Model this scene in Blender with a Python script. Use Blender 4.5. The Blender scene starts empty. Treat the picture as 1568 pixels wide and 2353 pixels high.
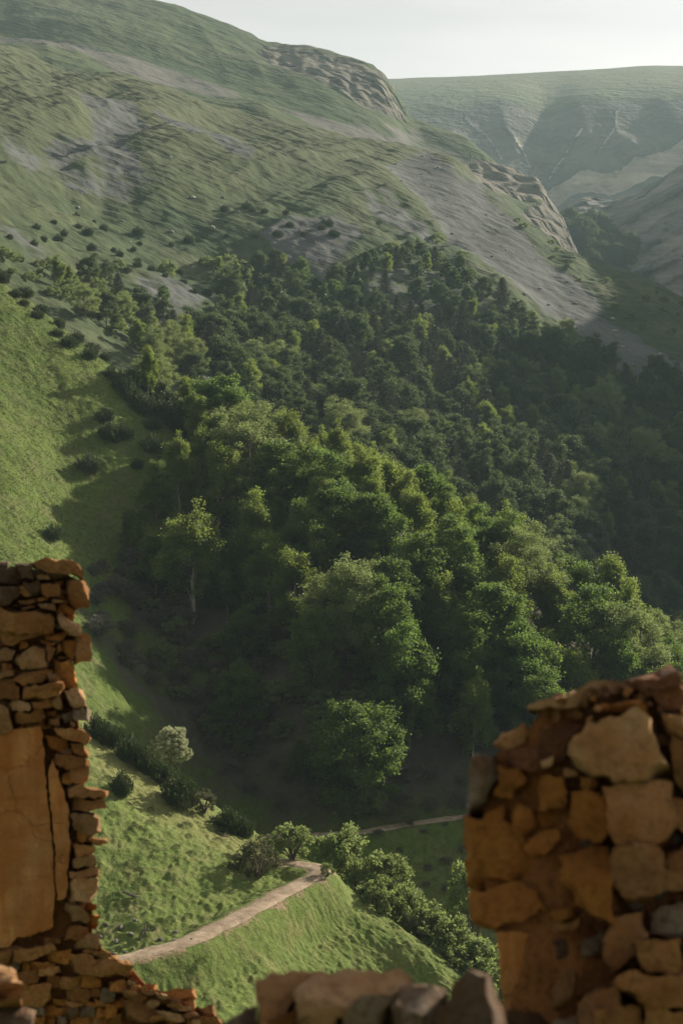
import bpy, bmesh, math, random
import numpy as np
from mathutils import Vector, Matrix

random.seed(7)
rng = np.random.default_rng(7)
SC = bpy.context.scene
COL = SC.collection

# ------------------------------------------------------------------ camera, sky, sun, exposure
F = 2352 * 50.0 / 36.0            # focal length in units of the photograph's 1568 x 2352 grid
PT = (1176 - 900) / F             # tangent of the camera's downward pitch
PITCH = math.atan(PT)
cam_d = bpy.data.cameras.new('camera')
cam = bpy.data.objects.new('camera', cam_d)
COL.objects.link(cam)
SC.camera = cam
cam.location = (0, 0, 0)
cam.rotation_euler = (math.radians(90) - PITCH, 0, 0)
cam_d.sensor_fit = 'VERTICAL'
cam_d.sensor_height = 36.0
cam_d.lens = 50.0
cam_d.clip_start = 0.05
cam_d.clip_end = 30000
cam_d.dof.use_dof = True
cam_d.dof.focus_distance = 130
cam_d.dof.aperture_fstop = 2.9

SUN_AZ, SUN_EL = 51.0, 23.5       # degrees right of the view direction, above the horizon
world = bpy.data.worlds.new('World')
SC.world = world
world.use_nodes = True
wn = world.node_tree
wn.nodes.clear()
w_out = wn.nodes.new('ShaderNodeOutputWorld')
w_bg = wn.nodes.new('ShaderNodeBackground')
w_sky = wn.nodes.new('ShaderNodeTexSky')
w_sky.sky_type = 'NISHITA'
w_sky.sun_disc = False
w_sky.sun_elevation = math.radians(SUN_EL)
w_sky.sun_rotation = math.radians(SUN_AZ)
w_sky.altitude = 1500
w_sky.air_density = 1.0
w_sky.dust_density = 4.0
w_sky.ozone_density = 1.0
w_bg.inputs['Strength'].default_value = 0.05
# thin high cloud over the whole sky: greys the blue and gives faint streaks
w_tc = wn.nodes.new('ShaderNodeTexCoord')
w_map = wn.nodes.new('ShaderNodeMapping')
w_map.inputs['Scale'].default_value = (1.0, 1.0, 5.0)
w_map.inputs['Rotation'].default_value = (0.25, 0.35, 0.0)
w_noise = wn.nodes.new('ShaderNodeTexNoise')
w_noise.inputs['Scale'].default_value = 3.2
w_noise.inputs['Detail'].default_value = 5
w_ramp = wn.nodes.new('ShaderNodeValToRGB')
w_ramp.color_ramp.elements[0].position = 0.30
w_ramp.color_ramp.elements[0].color = (0.88, 0.88, 0.88, 1)
w_ramp.color_ramp.elements[1].position = 0.62
w_ramp.color_ramp.elements[1].color = (1, 1, 1, 1)
w_hsv = wn.nodes.new('ShaderNodeHueSaturation')
w_hsv.inputs['Saturation'].default_value = 0.06
w_hsv.inputs['Value'].default_value = 1.50
w_mix = wn.nodes.new('ShaderNodeMixRGB')
L = wn.links
L.new(w_tc.outputs['Generated'], w_map.inputs['Vector'])
L.new(w_map.outputs['Vector'], w_noise.inputs['Vector'])
L.new(w_noise.outputs['Fac'], w_ramp.inputs['Fac'])
L.new(w_sky.outputs['Color'], w_hsv.inputs['Color'])
L.new(w_ramp.outputs['Color'], w_mix.inputs['Fac'])
L.new(w_sky.outputs['Color'], w_mix.inputs['Color1'])
w_warm = wn.nodes.new('ShaderNodeMixRGB')
w_warm.blend_type = 'MULTIPLY'
w_warm.inputs['Fac'].default_value = 1.0
w_warm.inputs['Color2'].default_value = (1.05, 0.96, 0.91, 1)
L.new(w_hsv.outputs['Color'], w_warm.inputs['Color1'])
w_n2 = wn.nodes.new('ShaderNodeTexNoise')
w_n2.inputs['Scale'].default_value = 2.1
w_n2.inputs['Detail'].default_value = 6
w_n2.inputs['Roughness'].default_value = 0.55
w_n2.inputs['Distortion'].default_value = 0.4
L.new(w_map.outputs['Vector'], w_n2.inputs['Vector'])
w_r2 = wn.nodes.new('ShaderNodeValToRGB')
w_r2.color_ramp.elements[0].position = 0.32
w_r2.color_ramp.elements[0].color = (0.84, 0.85, 0.87, 1)
w_r2.color_ramp.elements[1].position = 0.66
w_r2.color_ramp.elements[1].color = (1.08, 1.07, 1.05, 1)
L.new(w_n2.outputs['Fac'], w_r2.inputs['Fac'])
w_tone = wn.nodes.new('ShaderNodeMixRGB')
w_tone.blend_type = 'MULTIPLY'
w_tone.inputs['Fac'].default_value = 1.0
L.new(w_warm.outputs['Color'], w_tone.inputs['Color1'])
L.new(w_r2.outputs['Color'], w_tone.inputs['Color2'])
L.new(w_tone.outputs['Color'], w_mix.inputs['Color2'])
L.new(w_mix.outputs['Color'], w_bg.inputs['Color'])
L.new(w_bg.outputs['Background'], w_out.inputs['Surface'])

sun_d = bpy.data.lights.new('sun', 'SUN')
sun = bpy.data.objects.new('sun', sun_d)
COL.objects.link(sun)
sun_d.energy = 5.0
sun_d.angle = math.radians(0.6)
sun_d.color = (1.0, 0.90, 0.74)
sdir = Vector((math.sin(math.radians(SUN_AZ)) * math.cos(math.radians(SUN_EL)),
               math.cos(math.radians(SUN_AZ)) * math.cos(math.radians(SUN_EL)),
               math.sin(math.radians(SUN_EL))))
sun.rotation_euler = sdir.to_track_quat('Z', 'Y').to_euler()

SC.view_settings.view_transform = 'Standard'
SC.view_settings.look = 'None'
SC.view_settings.exposure = 1.34
SC.view_settings.gamma = 1.0
SC.view_settings.use_curve_mapping = False
SC.cycles.use_denoising = True
SC.cycles.max_bounces = 6
SC.cycles.diffuse_bounces = 3
SC.cycles.transmission_bounces = 4
SC.cycles.volume_bounces = 0
SC.cycles.sample_clamp_indirect = 6

# ------------------------------------------------------------------ helpers: picture grid <-> world, noise, interpolation
def at(u, v, y):
    """World points at forward distance y seen at grid position (u, v)."""
    u = np.asarray(u, float); v = np.asarray(v, float); y = np.asarray(y, float)
    cx = (u - 784) / F
    cz = -(v - 1176) / F
    cp, sp = math.cos(PITCH), math.sin(PITCH)
    dy = cp + cz * sp
    dz = -sp + cz * cp
    k = y / dy
    return np.stack([cx * k, y + 0 * cx, dz * k], -1)

def project(P):
    cp, sp = math.cos(PITCH), math.sin(PITCH)
    x, y, z = P[..., 0], P[..., 1], P[..., 2]
    fwd = y * cp - z * sp
    up = y * sp + z * cp
    return 784 + F * x / fwd, 1176 - F * up / fwd

def _hash(ix, iy, iz, seed):
    h = (ix * 374761393 + iy * 668265263 + iz * 2147483647 + seed * 144269) & 0xFFFFFFFF
    h = ((h ^ (h >> 13)) * 1274126177) & 0xFFFFFFFF
    h = ((h ^ (h >> 16)) * 2246822519) & 0xFFFFFFFF
    return ((h ^ (h >> 15)) & 0xFFFF) / 32767.5 - 1.0

def vnoise(p, seed=0):
    p = np.asarray(p, float)
    i = np.floor(p).astype(np.int64)
    f = p - i
    f = f * f * f * (f * (f * 6 - 15) + 10)
    r = 0
    for a in (0, 1):
        wa = f[..., 0] if a else 1 - f[..., 0]
        for b in (0, 1):
            wb = f[..., 1] if b else 1 - f[..., 1]
            for c in (0, 1):
                wc = f[..., 2] if c else 1 - f[..., 2]
                r = r + wa * wb * wc * _hash(i[..., 0] + a, i[..., 1] + b, i[..., 2] + c, seed)
    return r

def fbm(p, octaves=4, seed=0, gain=0.5, ridge=False):
    p = np.asarray(p, float)
    t, a, s = 0, 1.0, 0.0
    for o in range(octaves):
        n = vnoise(p * (2.03 ** o) + 17.3 * o, seed + o)
        if ridge:
            n = 1 - 2 * np.abs(n)
        t = t + a * n
        s += a
        a *= gain
    return t / s

def hermite(x, Y, xs):
    """Monotone-ish cubic through knots x with values Y, sampled at xs (Y may have extra axes)."""
    x = np.asarray(x, float); Y = np.asarray(Y, float); xs = np.asarray(xs, float)
    h = np.diff(x)
    sh = (-1,) + (1,) * (Y.ndim - 1)
    d = np.diff(Y, axis=0) / h.reshape(sh)
    m = np.zeros_like(Y)
    m[0], m[-1] = d[0], d[-1]
    if len(x) > 2:
        a, b = d[:-1], d[1:]
        m[1:-1] = np.where(a * b > 0, 2 * a * b / np.where(np.abs(a + b) < 1e-12, 1, a + b), 0.35 * (a + b) * 0.5)
    k = np.clip(np.searchsorted(x, xs, side='right') - 1, 0, len(x) - 2)
    hk = h[k]
    t = (xs - x[k]) / hk
    t = t.reshape(sh); hk = hk.reshape(sh)
    return ((2 * t**3 - 3 * t**2 + 1) * Y[k] + (t**3 - 2 * t**2 + t) * hk * m[k]
            + (-2 * t**3 + 3 * t**2) * Y[k + 1] + (t**3 - t**2) * hk * m[k + 1])

def sstep(a, b, x):
    t = np.clip((x - a) / (b - a), 0, 1)
    return t * t * (3 - 2 * t)

def inpoly(u, v, poly):
    c = np.zeros(np.shape(u), bool)
    n = len(poly)
    for i in range(n):
        x1, y1 = poly[i]; x2, y2 = poly[(i + 1) % n]
        if y1 == y2:
            continue
        hit = ((y1 > v) != (y2 > v)) & (u < (x2 - x1) * (v - y1) / (y2 - y1) + x1)
        c ^= hit
    return c

def softpoly(u, v, poly, soft):
    """1 inside, 0 outside, with a soft border."""
    d = np.full(np.shape(u), 1e9)
    n = len(poly)
    for i in range(n):
        x1, y1 = poly[i]; x2, y2 = poly[(i + 1) % n]
        ex, ey = x2 - x1, y2 - y1
        t = np.clip(((u - x1) * ex + (v - y1) * ey) / (ex * ex + ey * ey + 1e-9), 0, 1)
        d = np.minimum(d, np.hypot(u - x1 - t * ex, v - y1 - t * ey))
    d = np.where(inpoly(u, v, poly), d, -d)
    return sstep(-soft, soft, d)

def mesh_np(name, verts, faces, mat=None, smooth=True):
    """verts (N,3), faces (M,k) with one k."""
    verts = np.ascontiguousarray(verts, np.float32)
    faces = np.ascontiguousarray(faces, np.int32)
    me = bpy.data.meshes.new(name)
    M, k = faces.shape
    me.vertices.add(len(verts)); me.vertices.foreach_set('co', verts.ravel())
    me.loops.add(M * k); me.loops.foreach_set('vertex_index', faces.ravel())
    me.polygons.add(M)
    me.polygons.foreach_set('loop_start', np.arange(0, M * k, k, dtype=np.int32))
    me.update(calc_edges=True)
    me.polygons.foreach_set('use_smooth', np.full(M, smooth))
    me.validate()
    if mat:
        me.materials.append(mat)
    return me

def link(name, data, parent=None, **props):
    o = bpy.data.objects.new(name, data)
    COL.objects.link(o)
    if parent is not None:
        o.parent = parent
    for k, val in props.items():
        if val is not None:
            o[k] = val
    return o

def thing(name, label, cat, loc=(0, 0, 0), group=None):
    o = link(name, None, label=label, category=cat, group=group)
    o.location = loc
    o.empty_display_size = 0.3
    return o

# ------------------------------------------------------------------ materials
class NT:
    """Tiny node-tree builder."""
    def __init__(self, name):
        self.m = bpy.data.materials.new(name)
        self.m.use_nodes = True
        self.t = self.m.node_tree
        self.t.nodes.clear()
        self.out = self.t.nodes.new('ShaderNodeOutputMaterial')
    def n(self, kind, ins=None, **attrs):
        nd = self.t.nodes.new(kind)
        for k, v in attrs.items():
            setattr(nd, k, v)
        for k, v in (ins or {}).items():
            self.put(nd.inputs[k], v)
        return nd
    def put(self, sock, v):
        if isinstance(v, bpy.types.NodeSocket):
            self.t.links.new(v, sock)
        elif isinstance(v, bpy.types.Node):
            self.t.links.new(v.outputs[0], sock)
        else:
            sock.default_value = v
    def pos(self, scale=1.0, sxyz=None):
        g = self.n('ShaderNodeNewGeometry')
        mp = self.n('ShaderNodeMapping', {'Vector': g.outputs['Position']})
        mp.inputs['Scale'].default_value = sxyz if sxyz else (scale,) * 3
        return mp.outputs[0]
    def tilted(self, size, rot=20):
        g = self.n('ShaderNodeNewGeometry')
        mp = self.n('ShaderNodeMapping', {'Vector': g.outputs['Position']}, vector_type='TEXTURE')
        mp.inputs['Scale'].default_value = size
        mp.inputs['Rotation'].default_value = (0, math.radians(rot), 0)
        return mp.outputs[0]
    def noise(self, vec, scale=1.0, detail=4, rough=0.55, lac=2.0):
        return self.n('ShaderNodeTexNoise', {'Vector': vec, 'Scale': scale, 'Detail': detail, 'Roughness': rough, 'Lacunarity': lac}).outputs['Fac']
    def ramp(self, fac, stops):
        r = self.n('ShaderNodeValToRGB', {'Fac': fac})
        e = r.color_ramp.elements
        while len(e) < len(stops):
            e.new(0.5)
        for el, (p, c) in zip(e, stops):
            el.position = p
            el.color = (*c, 1) if len(c) == 3 else c
        return r.outputs['Color']
    def mix(self, fac, a, b, mode='MIX'):
        m = self.n('ShaderNodeMixRGB', blend_type=mode)
        for s, v in (('Fac', fac), ('Color1', a), ('Color2', b)):
            if isinstance(v, tuple) and len(v) == 3:
                v = (*v, 1)
            self.put(m.inputs[s], v)
        return m.outputs[0]
    def math(self, op, a, b=0.0, c=0.0):
        m = self.n('ShaderNodeMath', operation=op)
        for i, v in enumerate((a, b, c)):
            self.put(m.inputs[i], v)
        return m.outputs[0]
    def bump(self, height, strength, dist, normal=None):
        b = self.n('ShaderNodeBump', {'Height': height, 'Strength': strength, 'Distance': dist})
        if normal is not None:
            self.put(b.inputs['Normal'], normal)
        return b.outputs[0]
    def diffuse(self, color, normal=None, rough=0.9, spec=0.15):
        p = self.n('ShaderNodeBsdfPrincipled', {'Base Color': color, 'Roughness': rough, 'Specular IOR Level': spec})
        if normal is not None:
            self.put(p.inputs['Normal'], normal)
        self.t.links.new(p.outputs[0], self.out.inputs['Surface'])
        return self.m

def terrain_material(name, grass, grass2, dry, bare, bare2, rock, rock2, patch, lump, lump_d, strata, ripple=None, bump_s=0.8, streak=False):
    """Grass / bare ground / rock mixed by the mesh's mask attribute; lumps in metres."""
    T = NT(name)
    P = T.pos(1.0)
    at_ = T.n('ShaderNodeAttribute', attribute_name='mask')
    sep = T.n('ShaderNodeSeparateColor', {'Color': at_.outputs['Color']})
    big = T.noise(P, 1 / patch, 4, 0.6)
    if streak:                                   # turf drawn out along the contour lines
        fine = T.noise(T.tilted((lump * 2.6, lump * 3.4, lump)), 1.0, 3, 0.6)
        mid = T.noise(T.tilted((lump * 13, lump * 17, lump * 4)), 1.0, 4, 0.6)
    else:
        fine = T.noise(P, 1 / lump, 3, 0.6)
        mid = T.noise(P, 1 / (lump * 5), 4, 0.6)
    g = T.mix(T.ramp(big, [(0.36, (0, 0, 0)), (0.64, (1, 1, 1))]), grass, grass2)
    g = T.mix(T.ramp(mid, [(0.45, (0, 0, 0)), (0.72, (0.8, 0.8, 0.8))]), g, dry)
    g = T.mix(T.ramp(fine, [(0.30, (0.55, 0.55, 0.55)), (0.60, (0, 0, 0))]), g, tuple(x * 0.45 for x in grass))
    b = T.mix(T.ramp(mid, [(0.38, (0, 0, 0)), (0.60, (1, 1, 1))]), bare, bare2)
    b = T.mix(T.ramp(fine, [(0.28, (0.6, 0.6, 0.6)), (0.5, (0, 0, 0))]), b, tuple(x * 0.5 for x in bare))
    Ps = T.pos(sxyz=(0.12 / strata, 0.12 / strata, 1.0 / strata))
    st = T.noise(Ps, 1.0, 5, 0.65)
    r = T.mix(T.ramp(st, [(0.38, (0, 0, 0)), (0.60, (1, 1, 1))]), rock, rock2)
    # ragged borders: the mask value is pushed about by noise before it is cut
    rag = T.math('MULTIPLY', T.math('SUBTRACT', T.math('ADD', T.math('MULTIPLY', fine, 0.55), T.math('MULTIPLY', mid, 0.45)), 0.5), 1.9)
    def cut(s):
        return T.ramp(T.math('ADD', s, rag), [(0.40, (0, 0, 0)), (0.62, (1, 1, 1))])
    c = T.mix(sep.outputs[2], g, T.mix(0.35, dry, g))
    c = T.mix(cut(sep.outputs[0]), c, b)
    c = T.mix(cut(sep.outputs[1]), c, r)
    h = T.math('ADD', fine, T.math('MULTIPLY', mid, 1.5))
    h = T.math('ADD', h, T.math('MULTIPLY', T.math('MULTIPLY', st, sep.outputs[1]), 2.5))
    if ripple:
        Pr = T.tilted((ripple * 6, ripple * 6, ripple), 22)
        h = T.math('ADD', h, T.math('MULTIPLY', T.math('MULTIPLY', T.noise(Pr, 1.0, 4, 0.65), T.math('SUBTRACT', 1.0, sep.outputs[0])), 1.3))
    return T.diffuse(c, T.bump(h, bump_s, lump_d), 0.95, 0.08)

def leaf_material(name, c1, c2, trans, rough=0.6, tfac=0.42):
    T = NT(name)
    g = T.n('ShaderNodeNewGeometry')
    oi = T.n('ShaderNodeObjectInfo')
    f = T.mix(0.7, g.outputs['Random Per Island'], oi.outputs['Random'])
    col = T.mix(f, c1, c2)
    tc = T.mix(f, trans, tuple(x * 0.7 for x in trans))
    d = T.n('ShaderNodeBsdfPrincipled', {'Base Color': col, 'Roughness': rough, 'Specular IOR Level': 0.25})
    t = T.n('ShaderNodeBsdfTranslucent', {'Color': tc})
    m = T.n('ShaderNodeMixShader', {0: tfac, 1: d.outputs[0], 2: t.outputs[0]})
    T.t.links.new(m.outputs[0], T.out.inputs['Surface'])
    return T.m

def bark_material(name, a, b):
    T = NT(name)
    P = T.pos(sxyz=(3, 3, 0.8))
    n = T.noise(P, 1.5, 4)
    return T.diffuse(T.mix(T.ramp(n, [(0.4, (0, 0, 0)), (0.6, (1, 1, 1))]), a, b), T.bump(n, 0.5, 0.05))

def stone_material(name, c1, c2, c3, scale=1.0):
    """Rough stone: each object its own tone, blotches of lichen and clay, pitted surface."""
    T = NT(name)
    P = T.pos(1.0)
    oi = T.n('ShaderNodeObjectInfo')
    blot = T.noise(P, 5.0 * scale, 5, 0.62)
    fine = T.noise(P, 38 * scale, 5, 0.65)
    grain = T.noise(P, 130 * scale, 3, 0.6)
    base = T.mix(oi.outputs['Random'], c1, c2)
    c = T.mix(T.ramp(blot, [(0.42, (0, 0, 0)), (0.66, (0.85, 0.85, 0.85))]), base, c3)
    big = T.noise(P, 1.6 * scale, 4, 0.65)
    c = T.mix(T.ramp(big, [(0.48, (0, 0, 0)), (0.68, (0.7, 0.7, 0.7))]), c, tuple(x * 0.50 for x in c1))
    c = T.mix(T.ramp(fine, [(0.28, (0.85, 0.85, 0.85)), (0.52, (0, 0, 0))]), c, tuple(x * 0.38 for x in c1))
    v = T.math('ADD', T.math('MULTIPLY', oi.outputs['Random'], 0.5), 0.72)
    hs = T.n('ShaderNodeHueSaturation', {'Color': c, 'Value': v})
    h = T.math('ADD', T.math('MULTIPLY', blot, 2.0), T.math('ADD', fine, T.math('MULTIPLY', grain, 0.4)))
    return T.diffuse(hs.outputs[0], T.bump(h, 1.0, 0.04), 0.92, 0.12)

# ------------------------------------------------------------------ terrain sheets
LAYERS = {}
def layer(name, rows, u0, u1, nu, nv, mat, disp, masks, back, post=None, floor=None):
    """rows: list of (s, [(u, v, d), ...]) from the foot (s=0) to the crest (s=1). back: list of (extra distance factor, drop in m)."""
    us = np.linspace(u0, u1, nu)
    ctrl, S = [], []
    for s, pts in rows:
        pts = np.array(pts, float)
        vd = hermite(pts[:, 0], pts[:, 1:], us)
        ctrl.append(at(us, vd[:, 0], vd[:, 1])); S.append(s)
    cr = ctrl[-1]
    for i, (k, drop) in enumerate(back):
        c = cr.copy()
        c[:, :2] *= (1 + k)
        c[:, 2] -= drop
        ctrl.append(c); S.append(1 + 0.12 * (i + 1))
    if floor is not None:
        c = ctrl[0].copy(); c[:, :2] *= floor[0]; c[:, 2] -= floor[1]
        ctrl.insert(0, c); S.insert(0, -0.12)
    ctrl = np.array(ctrl)
    ss = np.concatenate([np.linspace(S[0], 0, 12)[:-1] if floor is not None else [], np.linspace(0, 1, nv), np.linspace(1, S[-1], max(14, nv // 8))[1:]])
    P = hermite(np.array(S), ctrl, ss)                    # (rows, cols, 3)
    U, V = project(P)
    P = disp(P, U, V, ss[:, None])
    if post:
        P = post(P, U, V)
    R, C = P.shape[:2]
    idx = np.arange(R * C).reshape(R, C)
    q = np.stack([idx[:-1, :-1], idx[:-1, 1:], idx[1:, 1:], idx[1:, :-1]], -1).reshape(-1, 4)
    me = mesh_np(name, P.reshape(-1, 3), q, mat)
    m = masks(P, U, V)
    a = me.attributes.new('mask', 'FLOAT_COLOR', 'POINT')
    buf = np.ones((R * C, 4), np.float32)
    for i in range(3):
        buf[:, i] = np.clip(m[i], 0, 1).ravel() if not np.isscalar(m[i]) else m[i]
    a.data.foreach_set('color', buf.ravel())
    o = link(name, me, kind='structure')
    vis = ss <= 1.0001
    PU, PV = project(P)
    LAYERS[name] = dict(P=P, U=PU[vis], V=PV[vis], vis=P[vis], ss=ss, obj=o)
    return o

def find(name, u, v):
    """Ground point of a sheet seen at (u, v)."""
    l = LAYERS[name]
    k = np.argmin((l['U'] - u) ** 2 + (l['V'] - v) ** 2)
    return l['vis'].reshape(-1, 3)[k].copy()

def ground(name, x, y):
    P = LAYERS[name]['P'].reshape(-1, 3)
    k = np.argmin((P[:, 0] - x) ** 2 + (P[:, 1] - y) ** 2)
    return P[k, 2]

GRASS_NEAR = terrain_material('near_turf', (0.092, 0.128, 0.033), (0.126, 0.164, 0.045), (0.165, 0.158, 0.064),
    (0.16, 0.11, 0.07), (0.22, 0.16, 0.11), (0.2, 0.17, 0.13), (0.12, 0.1, 0.08), 9.0, 0.28, 0.10, 0.5)
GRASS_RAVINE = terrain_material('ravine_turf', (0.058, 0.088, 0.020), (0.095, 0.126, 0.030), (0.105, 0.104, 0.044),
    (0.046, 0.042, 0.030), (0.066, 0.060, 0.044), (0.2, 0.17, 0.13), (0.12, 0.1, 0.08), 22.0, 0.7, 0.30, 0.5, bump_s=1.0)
GRASS_HILL = terrain_material('hill_turf', (0.036, 0.056, 0.027), (0.062, 0.082, 0.037), (0.092, 0.099, 0.054),
    (0.066, 0.070, 0.067), (0.095, 0.100, 0.097), (0.15, 0.135, 0.11), (0.10, 0.09, 0.075), 45.0, 2.6, 1.1, 3.0, ripple=2.8, bump_s=1.0, streak=True)
GRASS_PEAK = terrain_material('mountain_turf', (0.038, 0.060, 0.025), (0.064, 0.084, 0.034), (0.092, 0.098, 0.050),
    (0.080, 0.078, 0.068), (0.112, 0.106, 0.094), (0.155, 0.138, 0.108), (0.095, 0.088, 0.075), 130.0, 5.0, 2.2, 7.0, ripple=5.0, bump_s=1.0, streak=True)
FAR_SLOPE = terrain_material('far_scree', (0.075, 0.100, 0.050), (0.100, 0.120, 0.060), (0.14, 0.14, 0.085),
    (0.066, 0.064, 0.056), (0.120, 0.112, 0.100), (0.42, 0.36, 0.27), (0.24, 0.21, 0.17), 300.0, 11.0, 5.0, 18.0, ripple=12.0, bump_s=1.0)

BUTTRESS = terrain_material('striated_cliff', (0.060, 0.085, 0.040), (0.085, 0.105, 0.050), (0.11, 0.11, 0.07),
    (0.105, 0.104, 0.098), (0.145, 0.142, 0.134), (0.24, 0.22, 0.185), (0.145, 0.138, 0.125), 200.0, 7.0, 4.0, 14.0, ripple=9.0, bump_s=1.0)

# --- L0: the near spur with the trail
path_px = [(120, 2238), (200, 2215), (290, 2198), (360, 2180), (430, 2160), (500, 2128), (550, 2102), (600, 2076), (650, 2048), (690, 2028), (722, 2012), (735, 2000), (722, 1990), (690, 1984), (650, 1978), (610, 1974)]
def path_depth(v, z=-33.8):
    return -z / ((np.asarray(v, float) - 900) / F) * (1 + 0 * v) if not isinstance(v, list) else None
pp = np.array(path_px, float)
cpv = at(pp[:, 0], pp[:, 1], 100.0)
pk = -33.8 / cpv[:, 2]
PATH3 = cpv * pk[:, None]
tt = np.linspace(0, len(PATH3) - 1, 260)
PATHF = hermite(np.arange(len(PATH3)), PATH3, tt)
def path_dist(P, line):
    """Distance in plan to a polyline and the line's height there."""
    best = np.full(P.shape[:-1], 1e9); zz = np.zeros(P.shape[:-1])
    for i in range(0, len(line) - 1, 3):
        a, b = line[i], line[min(i + 3, len(line) - 1)]
        e = b[:2] - a[:2]
        t = np.clip(((P[..., 0] - a[0]) * e[0] + (P[..., 1] - a[1]) * e[1]) / (e @ e + 1e-9), 0, 1)
        d = np.hypot(P[..., 0] - a[0] - t * e[0], P[..., 1] - a[1] - t * e[1])
        m = d < best
        best = np.where(m, d, best)
        zz = np.where(m, a[2] + t * (b[2] - a[2]), zz)
    return best, zz

def disp0(P, U, V, s):
    q = P.copy()
    q[..., 2] += 0.35 * fbm(P / 6.0, 3, 3)
    q[..., 2] += 0.16 * fbm(P / 1.1, 3, 9) + 0.13 * np.maximum(-0.2, vnoise(P / 0.42, 21)) + 0.07 * vnoise(P / 0.22, 31)
    d, z = path_dist(q, PATHF)
    w = sstep(0.5, 2.6, d)
    q[..., 2] = z * (1 - w) + q[..., 2] * w + (1 - w) * sstep(0.7, 1.6, d) * 0.12 * vnoise(P / 0.5, 33) - 0.06 * (1 - sstep(0.6, 1.0, d))
    return q
def mask0(P, U, V):
    d, z = path_dist(P, PATHF)
    wob = 0.5 * fbm(P / 1.3, 3, 5)
    bare = (1 - sstep(0.7, 1.5, d + wob)) * 0.55
    rub = softpoly(U, V, [(225, 2115), (300, 2080), (420, 2140), (440, 2165), (350, 2185), (225, 2205)], 25) * 0.32
    bank = softpoly(U, V, [(500, 1990), (590, 2000), (640, 2030), (560, 2090), (480, 2040)], 25) * 0.28
    yel = softpoly(U, V, [(180, 1650), (420, 1820), (600, 1940), (600, 1990), (400, 1900), (230, 1800)], 40)
    return np.maximum(bare, np.maximum(rub, bank)), 0.0, yel
layer('near_slope', [
    (0.0, [(-500, 2420, 62), (-100, 2460, 66), (200, 2460, 72), (400, 2460, 75), (590, 2460, 78), (740, 2460, 82), (900, 2460, 84), (1050, 2470, 85), (1150, 2500, 85), (1300, 2560, 84), (1600, 2700, 80)]),
    (0.5, [(-500, 2200, 78), (-100, 2215, 82), (200, 2210, 84.5), (400, 2168, 87.3), (590, 2082, 93.3), (740, 2190, 92.5), (900, 2290, 92), (1050, 2350, 90), (1150, 2400, 88.5), (1300, 2490, 87), (1600, 2640, 82)]),
    (1.0, [(-500, 1250, 110), (-100, 1470, 117), (200, 1652, 114), (400, 1795, 110), (590, 1920, 106), (740, 2003, 101), (900, 2122, 98), (1050, 2232, 95), (1150, 2316, 92.5), (1300, 2440, 90), (1600, 2600, 85)]),
], -500, 1600, 560, 300, GRASS_NEAR, disp0, mask0, back=[(0.045, 1.6), (0.10, 5.0), (0.2, 14), (0.5, 40)], floor=(0.86, 2.0))

# --- L1: the ravine side with the nearer wood
path2_px = [(560, 1925), (640, 1921), (740, 1918), (830, 1911), (900, 1899), (980, 1887), (1070, 1875), (1150, 1866), (1300, 1850)]
p2 = np.array(path2_px, float)
c2 = at(p2[:, 0], p2[:, 1], 100.0)
PATH2 = c2 * (-45.0 / c2[:, 2])[:, None]
PATH2F = hermite(np.arange(len(PATH2)), PATH2, np.linspace(0, len(PATH2) - 1, 160))
def disp1(P, U, V, s):
    q = P.copy()
    fade = 1 - 0.6 * sstep(0.8, 1.0, s)
    q[..., 2] += fade * (2.2 * fbm(P / 34.0, 3, 40)) 
    gully = np.exp(-((U - 360 - (V - 1400) * 0.45) / 150) ** 2) * sstep(0.05, 0.3, s) * (1 - sstep(0.6, 0.9, s))
    rib = np.exp(-((U - 1000 - (V - 1500) * 0.1) / 330) ** 2) * sstep(0.15, 0.5, s) * (1 - sstep(0.75, 1.0, s))
    q[..., 2] += -5.0 * gully + 0.5 * rib
    q[..., 2] += 0.5 * fbm(P / 3.2, 3, 43) + 0.30 * np.maximum(0, vnoise(P / 1.1, 47)) + 0.12 * vnoise(P / 0.5, 49)
    d, z = path_dist(q, PATH2F)
    w = sstep(0.8, 3.0, d)
    q[..., 2] = z * (1 - w) + q[..., 2] * w
    return q
FOREST1 = [(300, 890), (470, 960), (640, 1070), (800, 1140), (1000, 1250), (1150, 1320), (1320, 1430), (1568, 1600), (1700, 1750), (1700, 1880), (1400, 1850), (1150, 1800), (1000, 1760), (830, 1740), (660, 1580), (540, 1430), (420, 1420), (300, 1320), (270, 1240), (400, 1180), (490, 1090), (430, 1000)]
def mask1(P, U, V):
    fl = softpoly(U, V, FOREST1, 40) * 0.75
    gul = softpoly(U, V, [(230, 1330), (420, 1450), (560, 1560), (820, 1760), (1100, 1790), (1100, 1860), (700, 1880), (430, 1700), (300, 1560), (200, 1450), (150, 1330)], 80) * 0.62  # brown-grey scrub ground, darkened further to paint the gully's shade
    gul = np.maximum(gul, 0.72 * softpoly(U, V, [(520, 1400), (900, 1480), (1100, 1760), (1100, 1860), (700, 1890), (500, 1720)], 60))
    return np.maximum(fl, gul), 0.0, 0.0
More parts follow.
